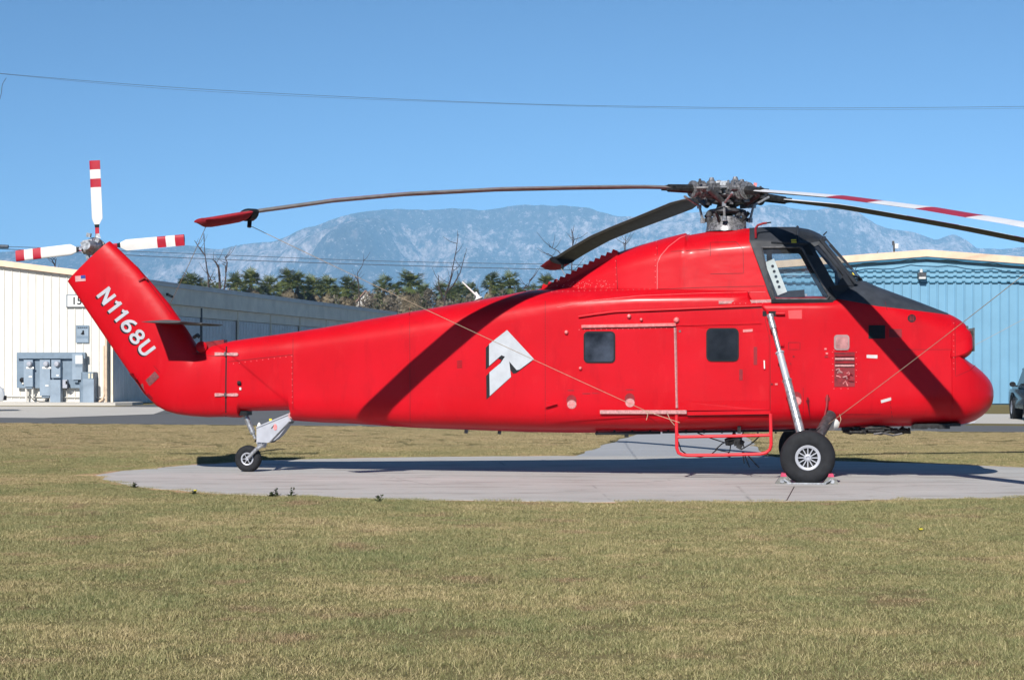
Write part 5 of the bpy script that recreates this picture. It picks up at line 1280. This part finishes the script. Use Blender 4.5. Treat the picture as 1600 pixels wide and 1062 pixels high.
wl1 = wire([at(x, y, d) for x, y, d in ((-400, 376, 150), (0, 385, 150), (300, 396.5, 150), (600, 408, 150), (870, 413, 150), (1200, 417, 150), (1600, 416, 150), (2100, 410, 150))], .026, 'upper of the two dark wires in front of the mountains above the palms')
wire([at(x, y, d) for x, y, d in ((-400, 379, 150), (0, 389, 150), (300, 403.5, 150), (600, 414, 150), (870, 421, 150), (1200, 427, 150), (1600, 430, 150), (2100, 428, 150))], .032, 'lower of the two dark wires in front of the mountains above the palms')
q = MB(); q.tube([at(-12, 384.5, 149.8), at(13, 385.5, 149.8)], .16, 10); q.build('wire_splice', m_wire, wl1)
wire([at(x, y, d) for x, y, d in ((-20, 175, 60), (-3, 160, 60), (2, 146, 60), (4, 132, 60), (10, 122, 60))], .010, 'short loose cable end hanging at the upper left edge', 'loose_cable', None)

# ---------------------------------------------------------------- trees
def leafmat(name, c1, c2, c3):
    m, nt, b = newmat(name); gi = nt.nodes.new('ShaderNodeNewGeometry')
    co = coords(nt, 'World'); f = noise_(nt, co, 1.1, 4, .6); rnd = gi.outputs['Random Per Island']
    c = mixc(nt, .5, ramp(nt, f, [(.3, c1), (.7, c2)]), ramp(nt, rnd, [(0, c1), (.6, c2), (1, c3)]))
    nt.links.new(c, b.inputs['Base Color']); b.inputs['Roughness'].default_value = .75; b.inputs['Specular IOR Level'].default_value = .25; return m
m_palm = leafmat('palm_leaf', (0.034, 0.053, 0.016), (0.105, 0.132, 0.035), (0.221, 0.200, 0.066))
m_skirt = leafmat('palm_skirt', (0.074, 0.058, 0.038), (0.189, 0.155, 0.101), (0.297, 0.250, 0.162))
m_bush = leafmat('bush_leaf', (0.032, 0.044, 0.023), (0.086, 0.093, 0.043), (0.138, 0.131, 0.069))
m_scrub = leafmat('dry_scrub', (0.068, 0.061, 0.047), (0.162, 0.142, 0.108), (0.270, 0.236, 0.176))
m_cyp = leafmat('cypress_leaf', (0.025, 0.037, 0.020), (0.058, 0.072, 0.035), (0.103, 0.109, 0.052))
m_bark = M('bark', (0.12, 0.095, 0.075), 0.9, var=0.4, scale=2)
m_bare = M('bare_wood', (0.055, 0.042, 0.04), 0.9, var=0.4, scale=2)
def fan(q, c, d, up, Lr, wd, rnd):
    """one fan leaf: a stalk and a ring of pointed blades"""
    d = d.normalized(); s_ = d.cross(up); s_ = s_.normalized() if s_.length > 1e-3 else Vector((1, 0, 0)); b_ = c + d * Lr * .45
    q.bar(c, b_, .05, .05)
    for k in range(-4, 5):
        a = k * .30; v = (d * math.cos(a) + s_ * math.sin(a)).normalized(); t = b_ + v * Lr * .58 * (1 - .04 * abs(k)) - Vector((0, 0, 1)) * Lr * .16 * rnd.random()
        m_ = s_ * math.cos(a) - d * math.sin(a); q.add([b_, b_ + v * Lr * .28 + m_ * wd, t, b_ + v * Lr * .28 - m_ * wd], [(0, 1, 2, 3)])
def palm_parts(seed, hgt, skirt):
    rnd = random.Random(seed); cr, sk, tr = MB(), MB(), MB(); top = Vector((0, 0, hgt - 1.3))
    for k in range(58):
        az = rnd.uniform(0, 6.283); el_ = math.asin(rnd.uniform(-.75, 1)); d = Vector((math.cos(az) * math.cos(el_), math.sin(az) * math.cos(el_), math.sin(el_)))
        fan(cr, top + Vector((0, 0, rnd.uniform(-.9, .3) * (1 if k % 3 == 0 else .3))), d, Vector((rnd.uniform(-.3, .3), rnd.uniform(-.3, .3), 1)), rnd.uniform(1.2, 2.1), .055, rnd)
    for k in range(int(110 * skirt)):
        az = rnd.uniform(0, 6.283); z = rnd.uniform(-5.5 * skirt, -.9); d = Vector((math.cos(az) * .75, math.sin(az) * .75, -1)); fan(sk, top + Vector((math.cos(az) * .15, math.sin(az) * .15, z * .8)), d, Vector((math.cos(az), math.sin(az), .5)), rnd.uniform(1.1, 1.8), .09, rnd)
    tr.tube([Vector((rnd.uniform(-.2, .2) * t, rnd.uniform(-.2, .2) * t, (hgt - 1.5) * t)) for t in (0, .15, .4, .7, 1)], [.42, .32, .26, .22, .2], 8)
    return cr, sk, tr
protos = []
for k in range(4):
    cr, sk, tr = palm_parts(100 + k, 14, (1.0, .6, 1.2, .8)[k])
    e = empty('palm_tree', None, 'palm tree', (0, 0, 0)); cr.build('crown', m_palm, e, recalc=False); sk.build('dead_frond_skirt', m_skirt, e, recalc=False); tr.build('trunk', m_bark, e); protos.append(e)
used = [False] * 4
PALMS = [(300, 424, 262, 'palm at the left end of the row, half hidden by the round bushy tree'), (367, 427, 258, 'palm right of the leaning bare trunk, wide crown above the grey roof'), (394, 420, 262, 'tall narrow palm, third from the left end of the palm row'),
         (420, 431, 266, 'smaller palm standing alone right of the tall narrow palm'), (451, 419, 258, 'left palm of the tight tall pair above the grey hangar roof'), (464, 427, 262, 'right palm of the tight tall pair with long brown skirt'), (490, 430, 266, 'palm just left of the white house among the palms'),
         (512, 431, 262, 'palm just right of the white house, brown skirt'), (542, 431, 258, 'palm with long green crown left of the thin bare sapling'), (599, 432, 266, 'palm rising out of the grey scrub left of the large palm'), (642, 423, 240, 'largest palm with spreading crown above the red tail boom'),
         (690, 440, 266, 'dark palm just behind the forked bare trunk'), (767, 425, 246, 'broad palm right of the dark cypress with full crown'), (797, 426, 250, 'broad palm second right of the dark cypress'), (815, 446, 262, 'short palm at the right end of the row near the spine'), (854, 428, 246, 'palm crown peeping over the red spine louvres'),
         (275, 440, 270, 'low palm at the far left end behind the tail pylon'), (720, 441, 256, 'low pale palm left of the dark cypress')]
for k, (px, py, d, lab) in enumerate(PALMS):
    v = k % 4; o = protos[v] if not used[v] else copy_tree(protos[v]); used[v] = True
    top = at(px, py, d); hgt = top.z - GZ; s_ = hgt / 14.0
    o.location = (top.x, d, GZ); hs = min(1.15, max(.9, s_)) * (1.3 if px == 642 else 1.08)
    o.scale = (hs * .92, hs * .92, s_); o.rotation_euler = (0, 0, k * 1.7)
    tag(o, lab, 'palm tree', 'fan palms in a row behind the grey hangar roof')
def crown_mesh(seed, w_, h_, n, lobes, leaf=.35, zmin=.15):
    rnd = random.Random(seed); q = MB(); ls = []
    for k in range(lobes):
        a = rnd.uniform(0, 6.28); z = rnd.uniform(zmin + .1, .88); rr = math.sin(math.pi * min(.95, max(.1, z * .9 + .08))) * rnd.uniform(.2, .8); ls.append((Vector((math.cos(a) * rr * w_ / 2, math.sin(a) * rr * w_ / 2, z * h_)), rnd.uniform(.16, .30)))
    for k in range(n):
        c, r_ = rnd.choice(ls); v = Vector((rnd.gauss(0, 1), rnd.gauss(0, 1), rnd.gauss(0, 1))).normalized() * (rnd.random() ** .4)
        p = c + Vector((v.x * r_ * w_, v.y * r_ * w_, v.z * r_ * min(h_, w_ * 1.4))); s_ = leaf * rnd.uniform(.5, 1.3)
        a, b_ = Vector((rnd.uniform(-1, 1), rnd.uniform(-1, 1), rnd.uniform(-1, 1))).normalized(), Vector((rnd.uniform(-1, 1), rnd.uniform(-1, 1), rnd.uniform(-1, 1))).normalized()
        if p.z < .1: continue
        q.add([p - a * s_ * .5, p + b_ * s_ * .35, p + a * s_ * .5, p - b_ * s_ * .35], [(0, 1, 2, 3)])
    return q
def limbs(seed, w_, h_, n=7):
    rnd = random.Random(seed); q = MB(); q.tube([(0, 0, 0), (.05 * w_, 0, h_ * .35), (0, .03 * w_, h_ * .7)], [w_ * .045, w_ * .035, w_ * .012], 7)
    for k in range(n):
        a = rnd.uniform(0, 6.28); z = rnd.uniform(.25, .6) * h_; q.tube([(.03 * w_, 0, z), (math.cos(a) * w_ * .2, math.sin(a) * w_ * .2, z + h_ * .14), (math.cos(a) * w_ * .38, math.sin(a) * w_ * .38, z + h_ * .3)], [w_ * .02, w_ * .014, w_ * .005], 5)
    return q
def tree(px, py, d, wpx, mat, label, name='bushy_tree', cat='tree', seed=1, n=900, lobes=12, leaf=.38, group=None):
    top = at(px, py, d); h_ = top.z - GZ; w_ = wpx / FOC * d; e = empty(name, label, cat, (top.x, d, GZ), 0, group)
    limbs(seed, w_, h_).build('trunk', m_bark, e); crown_mesh(seed, w_, h_, n, lobes, leaf).build('crown', mat, e, recalc=False); return e
G2 = 'scrubby trees behind the grey hangar roof'
for k, (px, py, d, wpx, mat, lab) in enumerate([(330, 412, 250, 46, m_bush, 'round bushy tree left of the bare trunks, tallest green crown at the left'), (285, 436, 256, 40, m_bush, 'low green tree beside the tail pylon at the far left'), (310, 440, 246, 40, m_bush, 'low bushy tree in front of the round tree'),
        (582, 440, 252, 44, m_scrub, 'grey brown tree left of the large palm'), (615, 442, 256, 40, m_scrub, 'grey brown tree just left of the largest palm'), (668, 436, 256, 40, m_scrub, 'grey green tree just right of the largest palm'), (566, 458, 258, 34, m_scrub, 'low grey tree right of the thin bare sapling'),
        (745, 440, 262, 40, m_scrub, 'grey tree under the dark cypress'), (705, 452, 250, 44, m_scrub, 'low grey brush under the forked bare trunk'), (782, 448, 258, 44, m_scrub, 'dry brown brush between the two broad palms'), (640, 462, 250, 60, m_scrub, 'low dry brush in front of the largest palm'), (345, 455, 258, 44, m_scrub, 'dry brush at the foot of the bare trunks'), (825, 452, 252, 40, m_scrub, 'dry brush at the right end of the palm row'),
        (530, 462, 250, 34, m_scrub, 'dry brush at the foot of the long-crowned palm'), (400, 462, 254, 40, m_scrub, 'dry brush at the foot of the tall narrow palm'), (458, 468, 252, 34, m_scrub, 'dry brush under the tight pair of palms'), (435, 456, 262, 22, m_bush, 'small green bush left of the tight pair of palms')]):
    tree(px, py, d, wpx, mat, lab, seed=40 + k, n=1000, group=G2, leaf=.42)
PN = [(275, 'the low palm at the far left'), (300, 'the leftmost full palm'), (367, 'the wide palm by the bare trunks'), (394, 'the tall narrow palm'), (420, 'the small lone palm'), (451, 'the tall pair, left palm'), (464, 'the tall pair, right palm'), (490, 'the palm left of the pale house'), (512, 'the palm right of the pale house'), (542, 'the long-crowned palm'), (599, 'the palm in the grey scrub'), (642, 'the largest palm'), (690, 'the palm at the forked trunk'), (720, 'the low pale palm'), (767, 'the first broad palm'), (797, 'the second broad palm'), (815, 'the short end palm'), (854, 'the palm over the spine')]
for k, (px, py, d) in enumerate([(285, 431, 300), (318, 434, 305), (341, 437, 300), (380, 436, 310), (408, 439, 300), (437, 433, 305), (477, 438, 300), (502, 436, 310), (527, 440, 300), (557, 437, 305), (618, 434, 300), (662, 437, 305), (706, 444, 300), (735, 437, 310), (783, 436, 300), (832, 441, 300)]):
    o = copy_tree(protos[(k + 2) % 4]); top = at(px, py + 5, d); hgt = top.z - GZ; s_ = hgt / 14.0
    o.location = (top.x, d, GZ); o.scale = (.95 + .2 * math.sin(k * 2.3), 1.05, s_); o.rotation_euler = (0, 0, k * 2.1)
    i_ = sum(px > p[0] for p in PN); tag(o, 'smaller palm standing farther back, behind the thick broken bare trunk' if px == 341 else 'smaller palm standing farther back, just right of ' + PN[i_ - 1][1], 'palm tree', 'smaller palms farther back behind the palm row')
rs_ = random.Random(5)
SCR = [(268, 446), (296, 446), (322, 450), (338, 446), (362, 447), (379, 449), (409, 452), (425, 455), (444, 449), (472, 453), (500, 452), (521, 451), (533, 449), (553, 452), (575, 447), (590, 452), (607, 450), (627, 448), (655, 447), (676, 450), (698, 449), (714, 447), (735, 446), (754, 448), (773, 448), (790, 447), (806, 446), (832, 450)]
gaps = {}
for x, y in SCR: gaps.setdefault(sum(x > p[0] for p in PN), []).append(x)
def scrub_label(k, x):
    i = sum(x > p[0] for p in PN); g = gaps[i]; w_ = ('' if len(g) == 1 else ('left of two, ' if x == g[0] else 'right of two, ') if len(g) == 2 else ('left of three, ', 'middle of three, ', 'right of three, ')[g.index(x)])
    c = 'grey brown scrub ' if k % 3 else 'green scrub '
    where = 'left of ' + PN[0][1] if i == 0 else ('right of ' + PN[-1][1] if i == len(PN) else 'just right of ' + PN[i - 1][1])
    return c + w_ + where
for k, (px, py) in enumerate(SCR):
    tree(px, py - 9 + rs_.uniform(-3, 7), rs_.uniform(238, 272), rs_.uniform(30, 48), m_scrub if k % 3 else m_bush, scrub_label(k, px), 'scrub_tree', seed=500 + k, n=800, lobes=18, leaf=.42, group='scrub thicket between the palms behind the grey roof')
for px, py, d, wpx, lab in ((741, 418, 250, 20, 'dark upright cypress, the taller of two, right of the forked bare trunk'), (729, 424, 254, 18, 'dark upright cypress, the shorter of two, right of the forked bare trunk'), (760, 440, 256, 16, 'slim dark cypress beside the broad palm')):
    tree(px, py, d, wpx, m_cyp, lab, 'cypress_tree', 'cypress', seed=int(px), n=900, lobes=16, leaf=.3, group='dark cypress trees behind the tail boom')
def bare(pts_px, d, label, r0=.28, twigs=4, seed=3):
    """leafless tree: main limbs given as photo outlines at distance d"""
    rnd = random.Random(seed); e = empty('bare_tree', label, 'bare tree', (at(pts_px[0][0][0], 500, d).x, d, GZ)); o_ = Vector(e.location)
    base = at(pts_px[0][0][0], pts_px[0][0][1], d) - o_; q = MB(); q.tube([Vector((0, 0, 0)), base], [r0 * .85, r0 * .7], 7); q.build('trunk', m_bare, e)
    for l in pts_px:
        P3 = [at(x, y, d + rnd.uniform(-.6, .6)) - o_ for x, y in l]; q = MB(); q.tube(P3, [lerp(r0 * .6, .03, k / (len(P3) - 1)) for k in range(len(P3))], 6)
        for k in range(twigs):
            i = rnd.randrange(len(P3) - 1); p = P3[i].lerp(P3[i + 1], rnd.random()); v = Vector((rnd.uniform(-1, 1), rnd.uniform(-1, 1), rnd.uniform(.2, 1))) * rnd.uniform(.5, 1.6); q.tube([p, p + v * .5, p + v + Vector((0, 0, .3))], [.035, .025, .012], 4)
        q.build('limb', m_bare, e)
G3 = None
bare([[(326, 450), (325, 430), (322, 412), (320, 395), (318, 365)], [(321, 400), (312, 388), (304, 376)], [(324, 425), (331, 440)]], 200, 'thin leafless tree with a straight top left of the twisted bare trunk', .15)
bare([[(344, 456), (343, 435), (342, 420), (336, 408), (331, 405)], [(343, 432), (341, 415), (333, 406)]], 205, 'thick broken bare trunk leaning left above the grey roof', .26, 3)
bare([[(350, 454), (353, 430), (352, 415), (347, 412)], [(353, 425), (355, 410), (351, 400)]], 210, 'short twisted bare trunk right of the thick broken one', .18, 4)
bare([[(562, 470), (560, 440), (558, 428), (566, 415), (569, 405)], [(560, 442), (556, 432), (550, 445)], [(565, 470), (572, 478)]], 225, 'thin bare sapling between the long-crowned palm and the scrub', .12, 5)
bare([[(694, 480), (696, 460), (703, 440), (708, 415), (713, 390), (716, 366)], [(698, 456), (708, 446), (719, 426), (727, 396)], [(697, 458), (703, 442), (709, 422)], [(694, 470), (686, 450), (685, 430)]], 190, 'forked bare trunk with two long whips above the tail boom', .15, 6)
bare([[(893, 430), (894, 400), (895, 375), (893, 358)], [(894, 390), (897, 372)], [(880, 420), (868, 404), (856, 396)], [(887, 410), (872, 392), (858, 385)]], 180, 'thin bare branches rising behind the far rotor blade', .10, 5)
bare([[(975, 420), (977, 390), (978, 368)], [(977, 395), (974, 378)]], 200, 'thin bare twig behind the rotor fairing', .09, 4)
bare([[(816, 470), (818, 452), (824, 443)], [(820, 450), (826, 447), (828, 436)]], 190, 'low bare branches at the right end of the palm row', .10, 4)
bare([[(140, 440), (86, 425), (85, 412), (88, 404)], [(85, 414), (80, 405)]][:0] or [[(86, 430), (86, 414), (88, 403)], [(86, 415), (80, 404)]], 180, 'small bare treetop behind the white hangar roof under the tail rotor', .12, 3)
tree(113, 421, 170, 16, m_bush, 'small bush top showing over the white hangar roof beside the tail', seed=77, n=500, leaf=.3)
tree(1398, 388, 140, 26, m_bush, 'small tree top showing above the blue hangar roof', seed=91, n=1100, leaf=.25, lobes=14)
lp = empty('street_lamp', 'thin street lamp standing above the blue hangar roof', 'street lamp', (at(1397, 500, 128).x, 128, GZ)); q = MB(); tp = at(1397, 381, 128); q.tube([(0, 0, 0), (0, 0, tp.z - GZ)], [.12, .07], 8); q.build('pole', m_steel, lp)
q = MB(); q.box((.16, 0, tp.z - GZ - .15), (.24, .2, .34)); q.build('lamp_head', m_white, lp); q = MB(); q.box((-.06, 0, tp.z - GZ + .05), (.14, .14, .3)); q.build('lamp_cap', m_steel, lp)
for x0, y0, d in ((1369, 398, 125), (1455, 400, 125)):
    q = MB(); a = at(x0, y0 + 40, d); q.tube([Vector((a.x, d, GZ)), a, at(x0 + 2, y0 - 4, d), at(x0 + 5, y0 - 8, d)], [.05, .04, .02, .01], 5); tag(q.build('roof_aerial', m_steel), 'thin aerial above the blue roof ' + ('left of the street lamp' if x0 < 1400 else 'right of the ridge'), 'aerial')
# small pale houses between the palms
m_house = M('house_wall', (0.50, 0.48, 0.45), 0.7, var=0.08, scale=.3, kind='World'); m_tile = M('house_roof', (0.32, 0.20, 0.16), 0.8, var=0.2, scale=.5)
for px, py, d, wpx, lab in ((478, 457, 300, 18, 'pale house between two palms above the grey hangar roof'), (571, 455, 300, 14, 'pale house with steep gable left of the grey scrub'), (627, 462, 310, 14, 'pale house behind the scrub near the largest palm')):
    t = at(px, py, d); ww = wpx / FOC * d; h_ = t.z - GZ; e = empty('pale_house', lab, 'house', (t.x, d, GZ), 0, 'pale houses beyond the palms')
    q = MB(); q.prism([Vector((-ww, 0, 0)), Vector((ww, 0, 0)), Vector((ww, 0, h_ - 2.0)), Vector((0, 0, h_)), Vector((-ww, 0, h_ - 2.0))], (0, 8, 0)); wl_ = q.build('wall', m_house, e)
    for s_ in (-1, 1): q = MB(); q.bar((s_ * (ww + .3), 4, h_ - 2.05), (0, 4, h_ + .12), .15, 8.6, up=(0, 1, 0)); q.build('roof', m_tile, e)
    for s_ in (-.4, .4): q = MB(); q.box((s_ * ww, -.02, h_ - 3), (.8, .06, 1.0)); q.build('window', m_dglass, e)
# ---------------------------------------------------------------- grass (nobody could count it): one object, blades in small tiles placed by geometry nodes
def inside(p, poly):
    c = False; j = len(poly) - 1
    for i in range(len(poly)):
        a, b_ = poly[i], poly[j]
        if (a.y > p.y) != (b_.y > p.y) and p.x < (b_.x - a.x) * (p.y - a.y) / (b_.y - a.y) + a.x: c = not c
        j = i
    return c
def edge_dist(p, poly):
    best = 1e9
    for i in range(len(poly)):
        a, b_ = poly[i - 1], poly[i]; ab = b_ - a; t = max(0, min(1, ((p.x - a.x) * ab.x + (p.y - a.y) * ab.y) / max(1e-9, ab.x ** 2 + ab.y ** 2)))
        best = min(best, math.hypot(p.x - a.x - ab.x * t, p.y - a.y - ab.y * t))
    return best
def grass_mat():
    m, nt, b = newmat('grass_blades')
    at_ = nt.nodes.new('ShaderNodeAttribute'); at_.attribute_name = 'rnd'
    n1 = noise_(nt, coords(nt, 'World', (0.9, 0.9, 1)), 0.55, 5, 0.62); n2 = noise_(nt, coords(nt, 'World', (1.2, 1.2, 1)), 2.3, 5, 0.65); n3 = noise_(nt, coords(nt, 'World', (.3, .45, 1)), .8, 3, .5)
    green = ramp(nt, at_.outputs['Fac'], [(0, (0.085, 0.105, 0.040)), (.6, (0.20, 0.215, 0.095)), (1, (0.36, 0.34, 0.18))])
    mid = ramp(nt, at_.outputs['Fac'], [(0, (0.12, 0.11, 0.046)), (.55, (0.315, 0.275, 0.130)), (1, (0.52, 0.43, 0.24))])
    dry = ramp(nt, at_.outputs['Fac'], [(0, (0.22, 0.16, 0.085)), (.5, (0.46, 0.355, 0.205)), (1, (0.66, 0.54, 0.34))])
    brown = ramp(nt, at_.outputs['Fac'], [(0, (0.11, 0.07, 0.042)), (.5, (0.27, 0.185, 0.115)), (1, (0.46, 0.35, 0.22))])
    f = math_(nt, 'ADD', math_(nt, 'MULTIPLY', n1, .5), math_(nt, 'MULTIPLY', n2, .5))
    f = math_(nt, 'ADD', f, math_(nt, 'MULTIPLY', math_(nt, 'SUBTRACT', n3, .5), .35))
    k1 = nt.nodes.new('ShaderNodeMapRange'); k1.inputs[1].default_value = .38; k1.inputs[2].default_value = .60; nt.links.new(f, k1.inputs[0])
    k2 = nt.nodes.new('ShaderNodeMapRange'); k2.inputs[1].default_value = .53; k2.inputs[2].default_value = .78; nt.links.new(f, k2.inputs[0])
    c = mixc(nt, k2.outputs[0], mixc(nt, k1.outputs[0], green, mid), dry)
    bn = noise_(nt, coords(nt, 'World', (.8, 1.0, 1)), 1.1, 5, .65)
    c = mixc(nt, ramp(nt, bn, [(.57, (0, 0, 0)), (.66, (.85, .85, .85))]), c, brown)
    # the strip between pad and road is drier
    sy = nt.nodes.new('ShaderNodeSeparateXYZ'); nt.links.new(coords(nt, 'World'), sy.inputs[0])
    far = nt.nodes.new('ShaderNodeMapRange'); far.inputs[1].default_value = 33; far.inputs[2].default_value = 40; far.inputs[4].default_value = .55; nt.links.new(sy.outputs[1], far.inputs[0])
    c = mixc(nt, far.outputs[0], c, mixc(nt, .45, dry, brown))
    # sparse darker clumps
    dk = ramp(nt, noise_(nt, coords(nt, 'World', (1, 1.6, 1)), 5.5, 4, .7), [(.60, (0, 0, 0)), (.70, (.7, .7, .7))])
    c = mixc(nt, dk, c, (0.055, 0.065, 0.028))
    nt.links.new(c, b.inputs['Base Color']); b.inputs['Roughness'].default_value = .8; b.inputs['Specular IOR Level'].default_value = .15
    b.inputs['Transmission Weight'].default_value = 0.0
    return m
def make_grass():
    rnd = random.Random(4); vs, fs, tile, rn = [], [], [], []
    VAR = 8
    for t in range(VAR):
        dens_ = (1600, 1700, 1500, 1750, 1400, 1600, 950, 1500)[t]; hgt = (.018, .015, .021, .014, .023, .018, .034, .020)[t]
        for k in range(dens_):
            x, y = rnd.uniform(-.30, .30), rnd.uniform(-.30, .30); h_ = hgt * rnd.uniform(.45, 1.35); a = rnd.uniform(0, 6.28); wd = rnd.uniform(.0011, .0023)
            lean = rnd.uniform(.2, 2.0) * h_; la = rnd.uniform(0, 6.28); o_ = len(vs); r_ = rnd.random()
            bx, by = math.cos(a) * wd, math.sin(a) * wd
            vs += [(x - bx, y - by, -.004), (x + bx, y + by, -.004), (x + bx * .7 + math.cos(la) * lean * .4, y + by * .7 + math.sin(la) * lean * .4, h_ * .6), (x - bx * .7 + math.cos(la) * lean * .4, y - by * .7 + math.sin(la) * lean * .4, h_ * .6), (x + math.cos(la) * lean, y + math.sin(la) * lean, h_)]
            fs += [(o_, o_ + 1, o_ + 2, o_ + 3), (o_ + 3, o_ + 2, o_ + 4)]; tile += [t + 1] * 5; rn += [r_] * 5
    nt_ = len(vs); pts = []
    padp = pad_edge; wk = walk_edge
    def ok(x, y):
        p = Vector((x, y, 0))
        if 21 < y < 36.5 and x > -8 and x < 13.5:
            if inside(p, padp): return False
            if edge_dist(p, padp) < (rnd.uniform(.05, .20) if y < 27 else rnd.uniform(.18, .32)): return False
        if 33 < y < 57:
            if inside(p, wk) or edge_dist(p, wk) < .25: return False
        return True
    y = 8.4
    while y < 57:
        st = .40 if y < 24 else (.46 if y < 38 else .62); hw = y * .32 + 4; x = -hw
        while x < hw:
            px, py = x + rnd.uniform(-.5, .5) * st * .6, y + rnd.uniform(-.5, .5) * st * .6
            fr_ = lerp(55.5, 47.5, (px + 15.6) / 28.3)
            if py < fr_ - .45 and ok(px, py): pts.append((px, py, GZ))
            x += st
        y += st
    # denser fringe along the pad and walkway edges
    for poly in (padp, wk):
        for p in poly:
            for k in range(3):
                a = rnd.uniform(0, 6.28); q = p + Vector((math.cos(a), math.sin(a), 0)) * rnd.uniform(.15, .5)
                if ok(q.x, q.y) and edge_dist(q, poly) > .14: pts.append((q.x, q.y, GZ))
    vs += pts; tile += [0] * len(pts); rn += [0] * len(pts)
    me = bpy.data.meshes.new('grass'); me.from_pydata(vs, [], fs)
    a = me.attributes.new('tile', 'INT', 'POINT'); a.data.foreach_set('value', tile)
    a = me.attributes.new('rnd', 'FLOAT', 'POINT'); a.data.foreach_set('value', rn)
    mt = grass_mat(); me.materials.append(mt)
    o = bpy.data.objects.new('grass', me); C.objects.link(o); o['kind'] = 'stuff'
    ng = bpy.data.node_groups.new('grass_tiles', 'GeometryNodeTree'); ng.interface.new_socket('Geometry', in_out='INPUT', socket_type='NodeSocketGeometry'); ng.interface.new_socket('Geometry', in_out='OUTPUT', socket_type='NodeSocketGeometry')
    nn, ll_ = ng.nodes, ng.links; gi, go = nn.new('NodeGroupInput'), nn.new('NodeGroupOutput')
    na = nn.new('GeometryNodeInputNamedAttribute'); na.data_type = 'INT'; na.inputs[0].default_value = 'tile'
    def sep(k):
        s_ = nn.new('GeometryNodeSeparateGeometry'); s_.domain = 'POINT'; c = nn.new('FunctionNodeCompare'); c.data_type = 'INT'; c.operation = 'EQUAL'
        ll_.new(na.outputs['Attribute'], c.inputs[2]); c.inputs[3].default_value = k; ll_.new(gi.outputs[0], s_.inputs[0]); ll_.new(c.outputs[0], s_.inputs[1]); return s_.outputs[0]
    g2i = nn.new('GeometryNodeGeometryToInstance')
    for t in range(VAR, 0, -1): ll_.new(sep(t), g2i.inputs[0])
    iop = nn.new('GeometryNodeInstanceOnPoints'); ll_.new(sep(0), iop.inputs['Points']); ll_.new(g2i.outputs[0], iop.inputs['Instance']); iop.inputs['Pick Instance'].default_value = True
    ri = nn.new('FunctionNodeRandomValue'); ri.data_type = 'INT'; ri.inputs[4].default_value = 0; ri.inputs[5].default_value = VAR - 1; ll_.new(ri.outputs[2], iop.inputs['Instance Index'])
    rv_ = nn.new('FunctionNodeRandomValue'); rv_.data_type = 'FLOAT_VECTOR'; rv_.inputs[0].default_value = (-.03, -.03, 0); rv_.inputs[1].default_value = (.03, .03, 6.283); rv_.inputs['Seed'].default_value = 3
    ll_.new(rv_.outputs[0], iop.inputs['Rotation'])
    rs = nn.new('FunctionNodeRandomValue'); rs.data_type = 'FLOAT_VECTOR'; rs.inputs[0].default_value = (.9, .9, .7); rs.inputs[1].default_value = (1.15, 1.15, 1.35); rs.inputs['Seed'].default_value = 8; ll_.new(rs.outputs[0], iop.inputs['Scale'])
    ll_.new(iop.outputs[0], go.inputs[0])
    md = o.modifiers.new('tiles', 'NODES'); md.node_group = ng
make_grass()
# weeds along the pad edge
m_weed = leafmat('weed_leaf', (0.02, 0.03, 0.015), (0.05, 0.07, 0.025), (0.09, 0.10, 0.04)); m_yfl = M('flower_yellow', (.75, .65, .05), .6)
def weed(px, py, hpx, label, seed, flower=False, group='dark weeds on the near edge of the pad'):
    rnd = random.Random(seed); g = ground(px, py + (5.5 if 'lawn' not in group else 0), GZ); h_ = hpx / FOC * g.y; e = empty('weed', label, 'weed', g, 0, group); st = MB(); lf = MB()
    for k in range(3 if hpx > 8 else 5):
        d = Vector((rnd.uniform(-.4, .4), rnd.uniform(-.3, .3), 1)) * h_ * rnd.uniform(.6, 1); st.tube([Vector((0, 0, 0)), d * .5 + Vector((rnd.uniform(-.02, .02), 0, 0)), d], [.004, .003, .002], 5)
        for j in range(9):
            p = d * rnd.uniform(.25, 1); a = Vector((rnd.uniform(-1, 1), rnd.uniform(-1, 1), rnd.uniform(-.3, .8))).normalized() * .035; b_ = a.cross(Vector((rnd.random(), rnd.random(), 1))).normalized() * .012; lf.add([p, p + a * .5 + b_, p + a, p + a * .5 - b_], [(0, 1, 2, 3)])
    for j in range(14):
        a = rnd.uniform(0, 6.28); v = Vector((math.cos(a), math.sin(a), .5)) * rnd.uniform(.05, .11) * min(1, hpx / 9); s_ = Vector((-math.sin(a), math.cos(a), 0)) * .014; lf.add([Vector((0, 0, .005)), v * .5 + s_, v, v * .5 - s_], [(0, 1, 2, 3)])
    st.build('stem', m_weed, e); lf.build('leaf', m_weed, e)['kind'] = 'stuff'
    if flower: q = MB(); q.lathe((0, 0, h_ * .8), (0, 0, 1), [(.012, 0), (.025, .012), (.012, .02)], 8); q.build('flower', m_yfl, e)
for k, (px, py, hpx, lab, fl) in enumerate([(431, 770, 20, 'tallest weed with upright dark stalks at the left part of the pad edge', 0), (455, 771, 17, 'upright weed just right of the tallest one on the pad edge', 0), (424, 771, 8, 'low spreading weed left of the tallest stalks', 0), (593, 779, 13, 'single upright stalk at the pad edge below the tail boom', 0), (305, 768, 8, 'small yellow flowered weed at the left of the pad edge', 1), (210, 757, 8, 'weed at the left tip of the concrete pad', 0)]):
    weed(px, py, hpx, lab, 300 + k, fl)
weed(1439, 832, 5, 'single yellow flower in the near lawn right of the main wheel', 401, True, 'weeds scattered in the lawn')
# pad joint and stains
q = MB(); q.bar(ground(1241, 760) + Vector((0, 0, .002)), ground(1229, 782) + Vector((0, 0, .002)), .012, .003); o = q.build('pad_joint', m_black); o['kind'] = 'structure'
print('objects', len(bpy.data.objects))
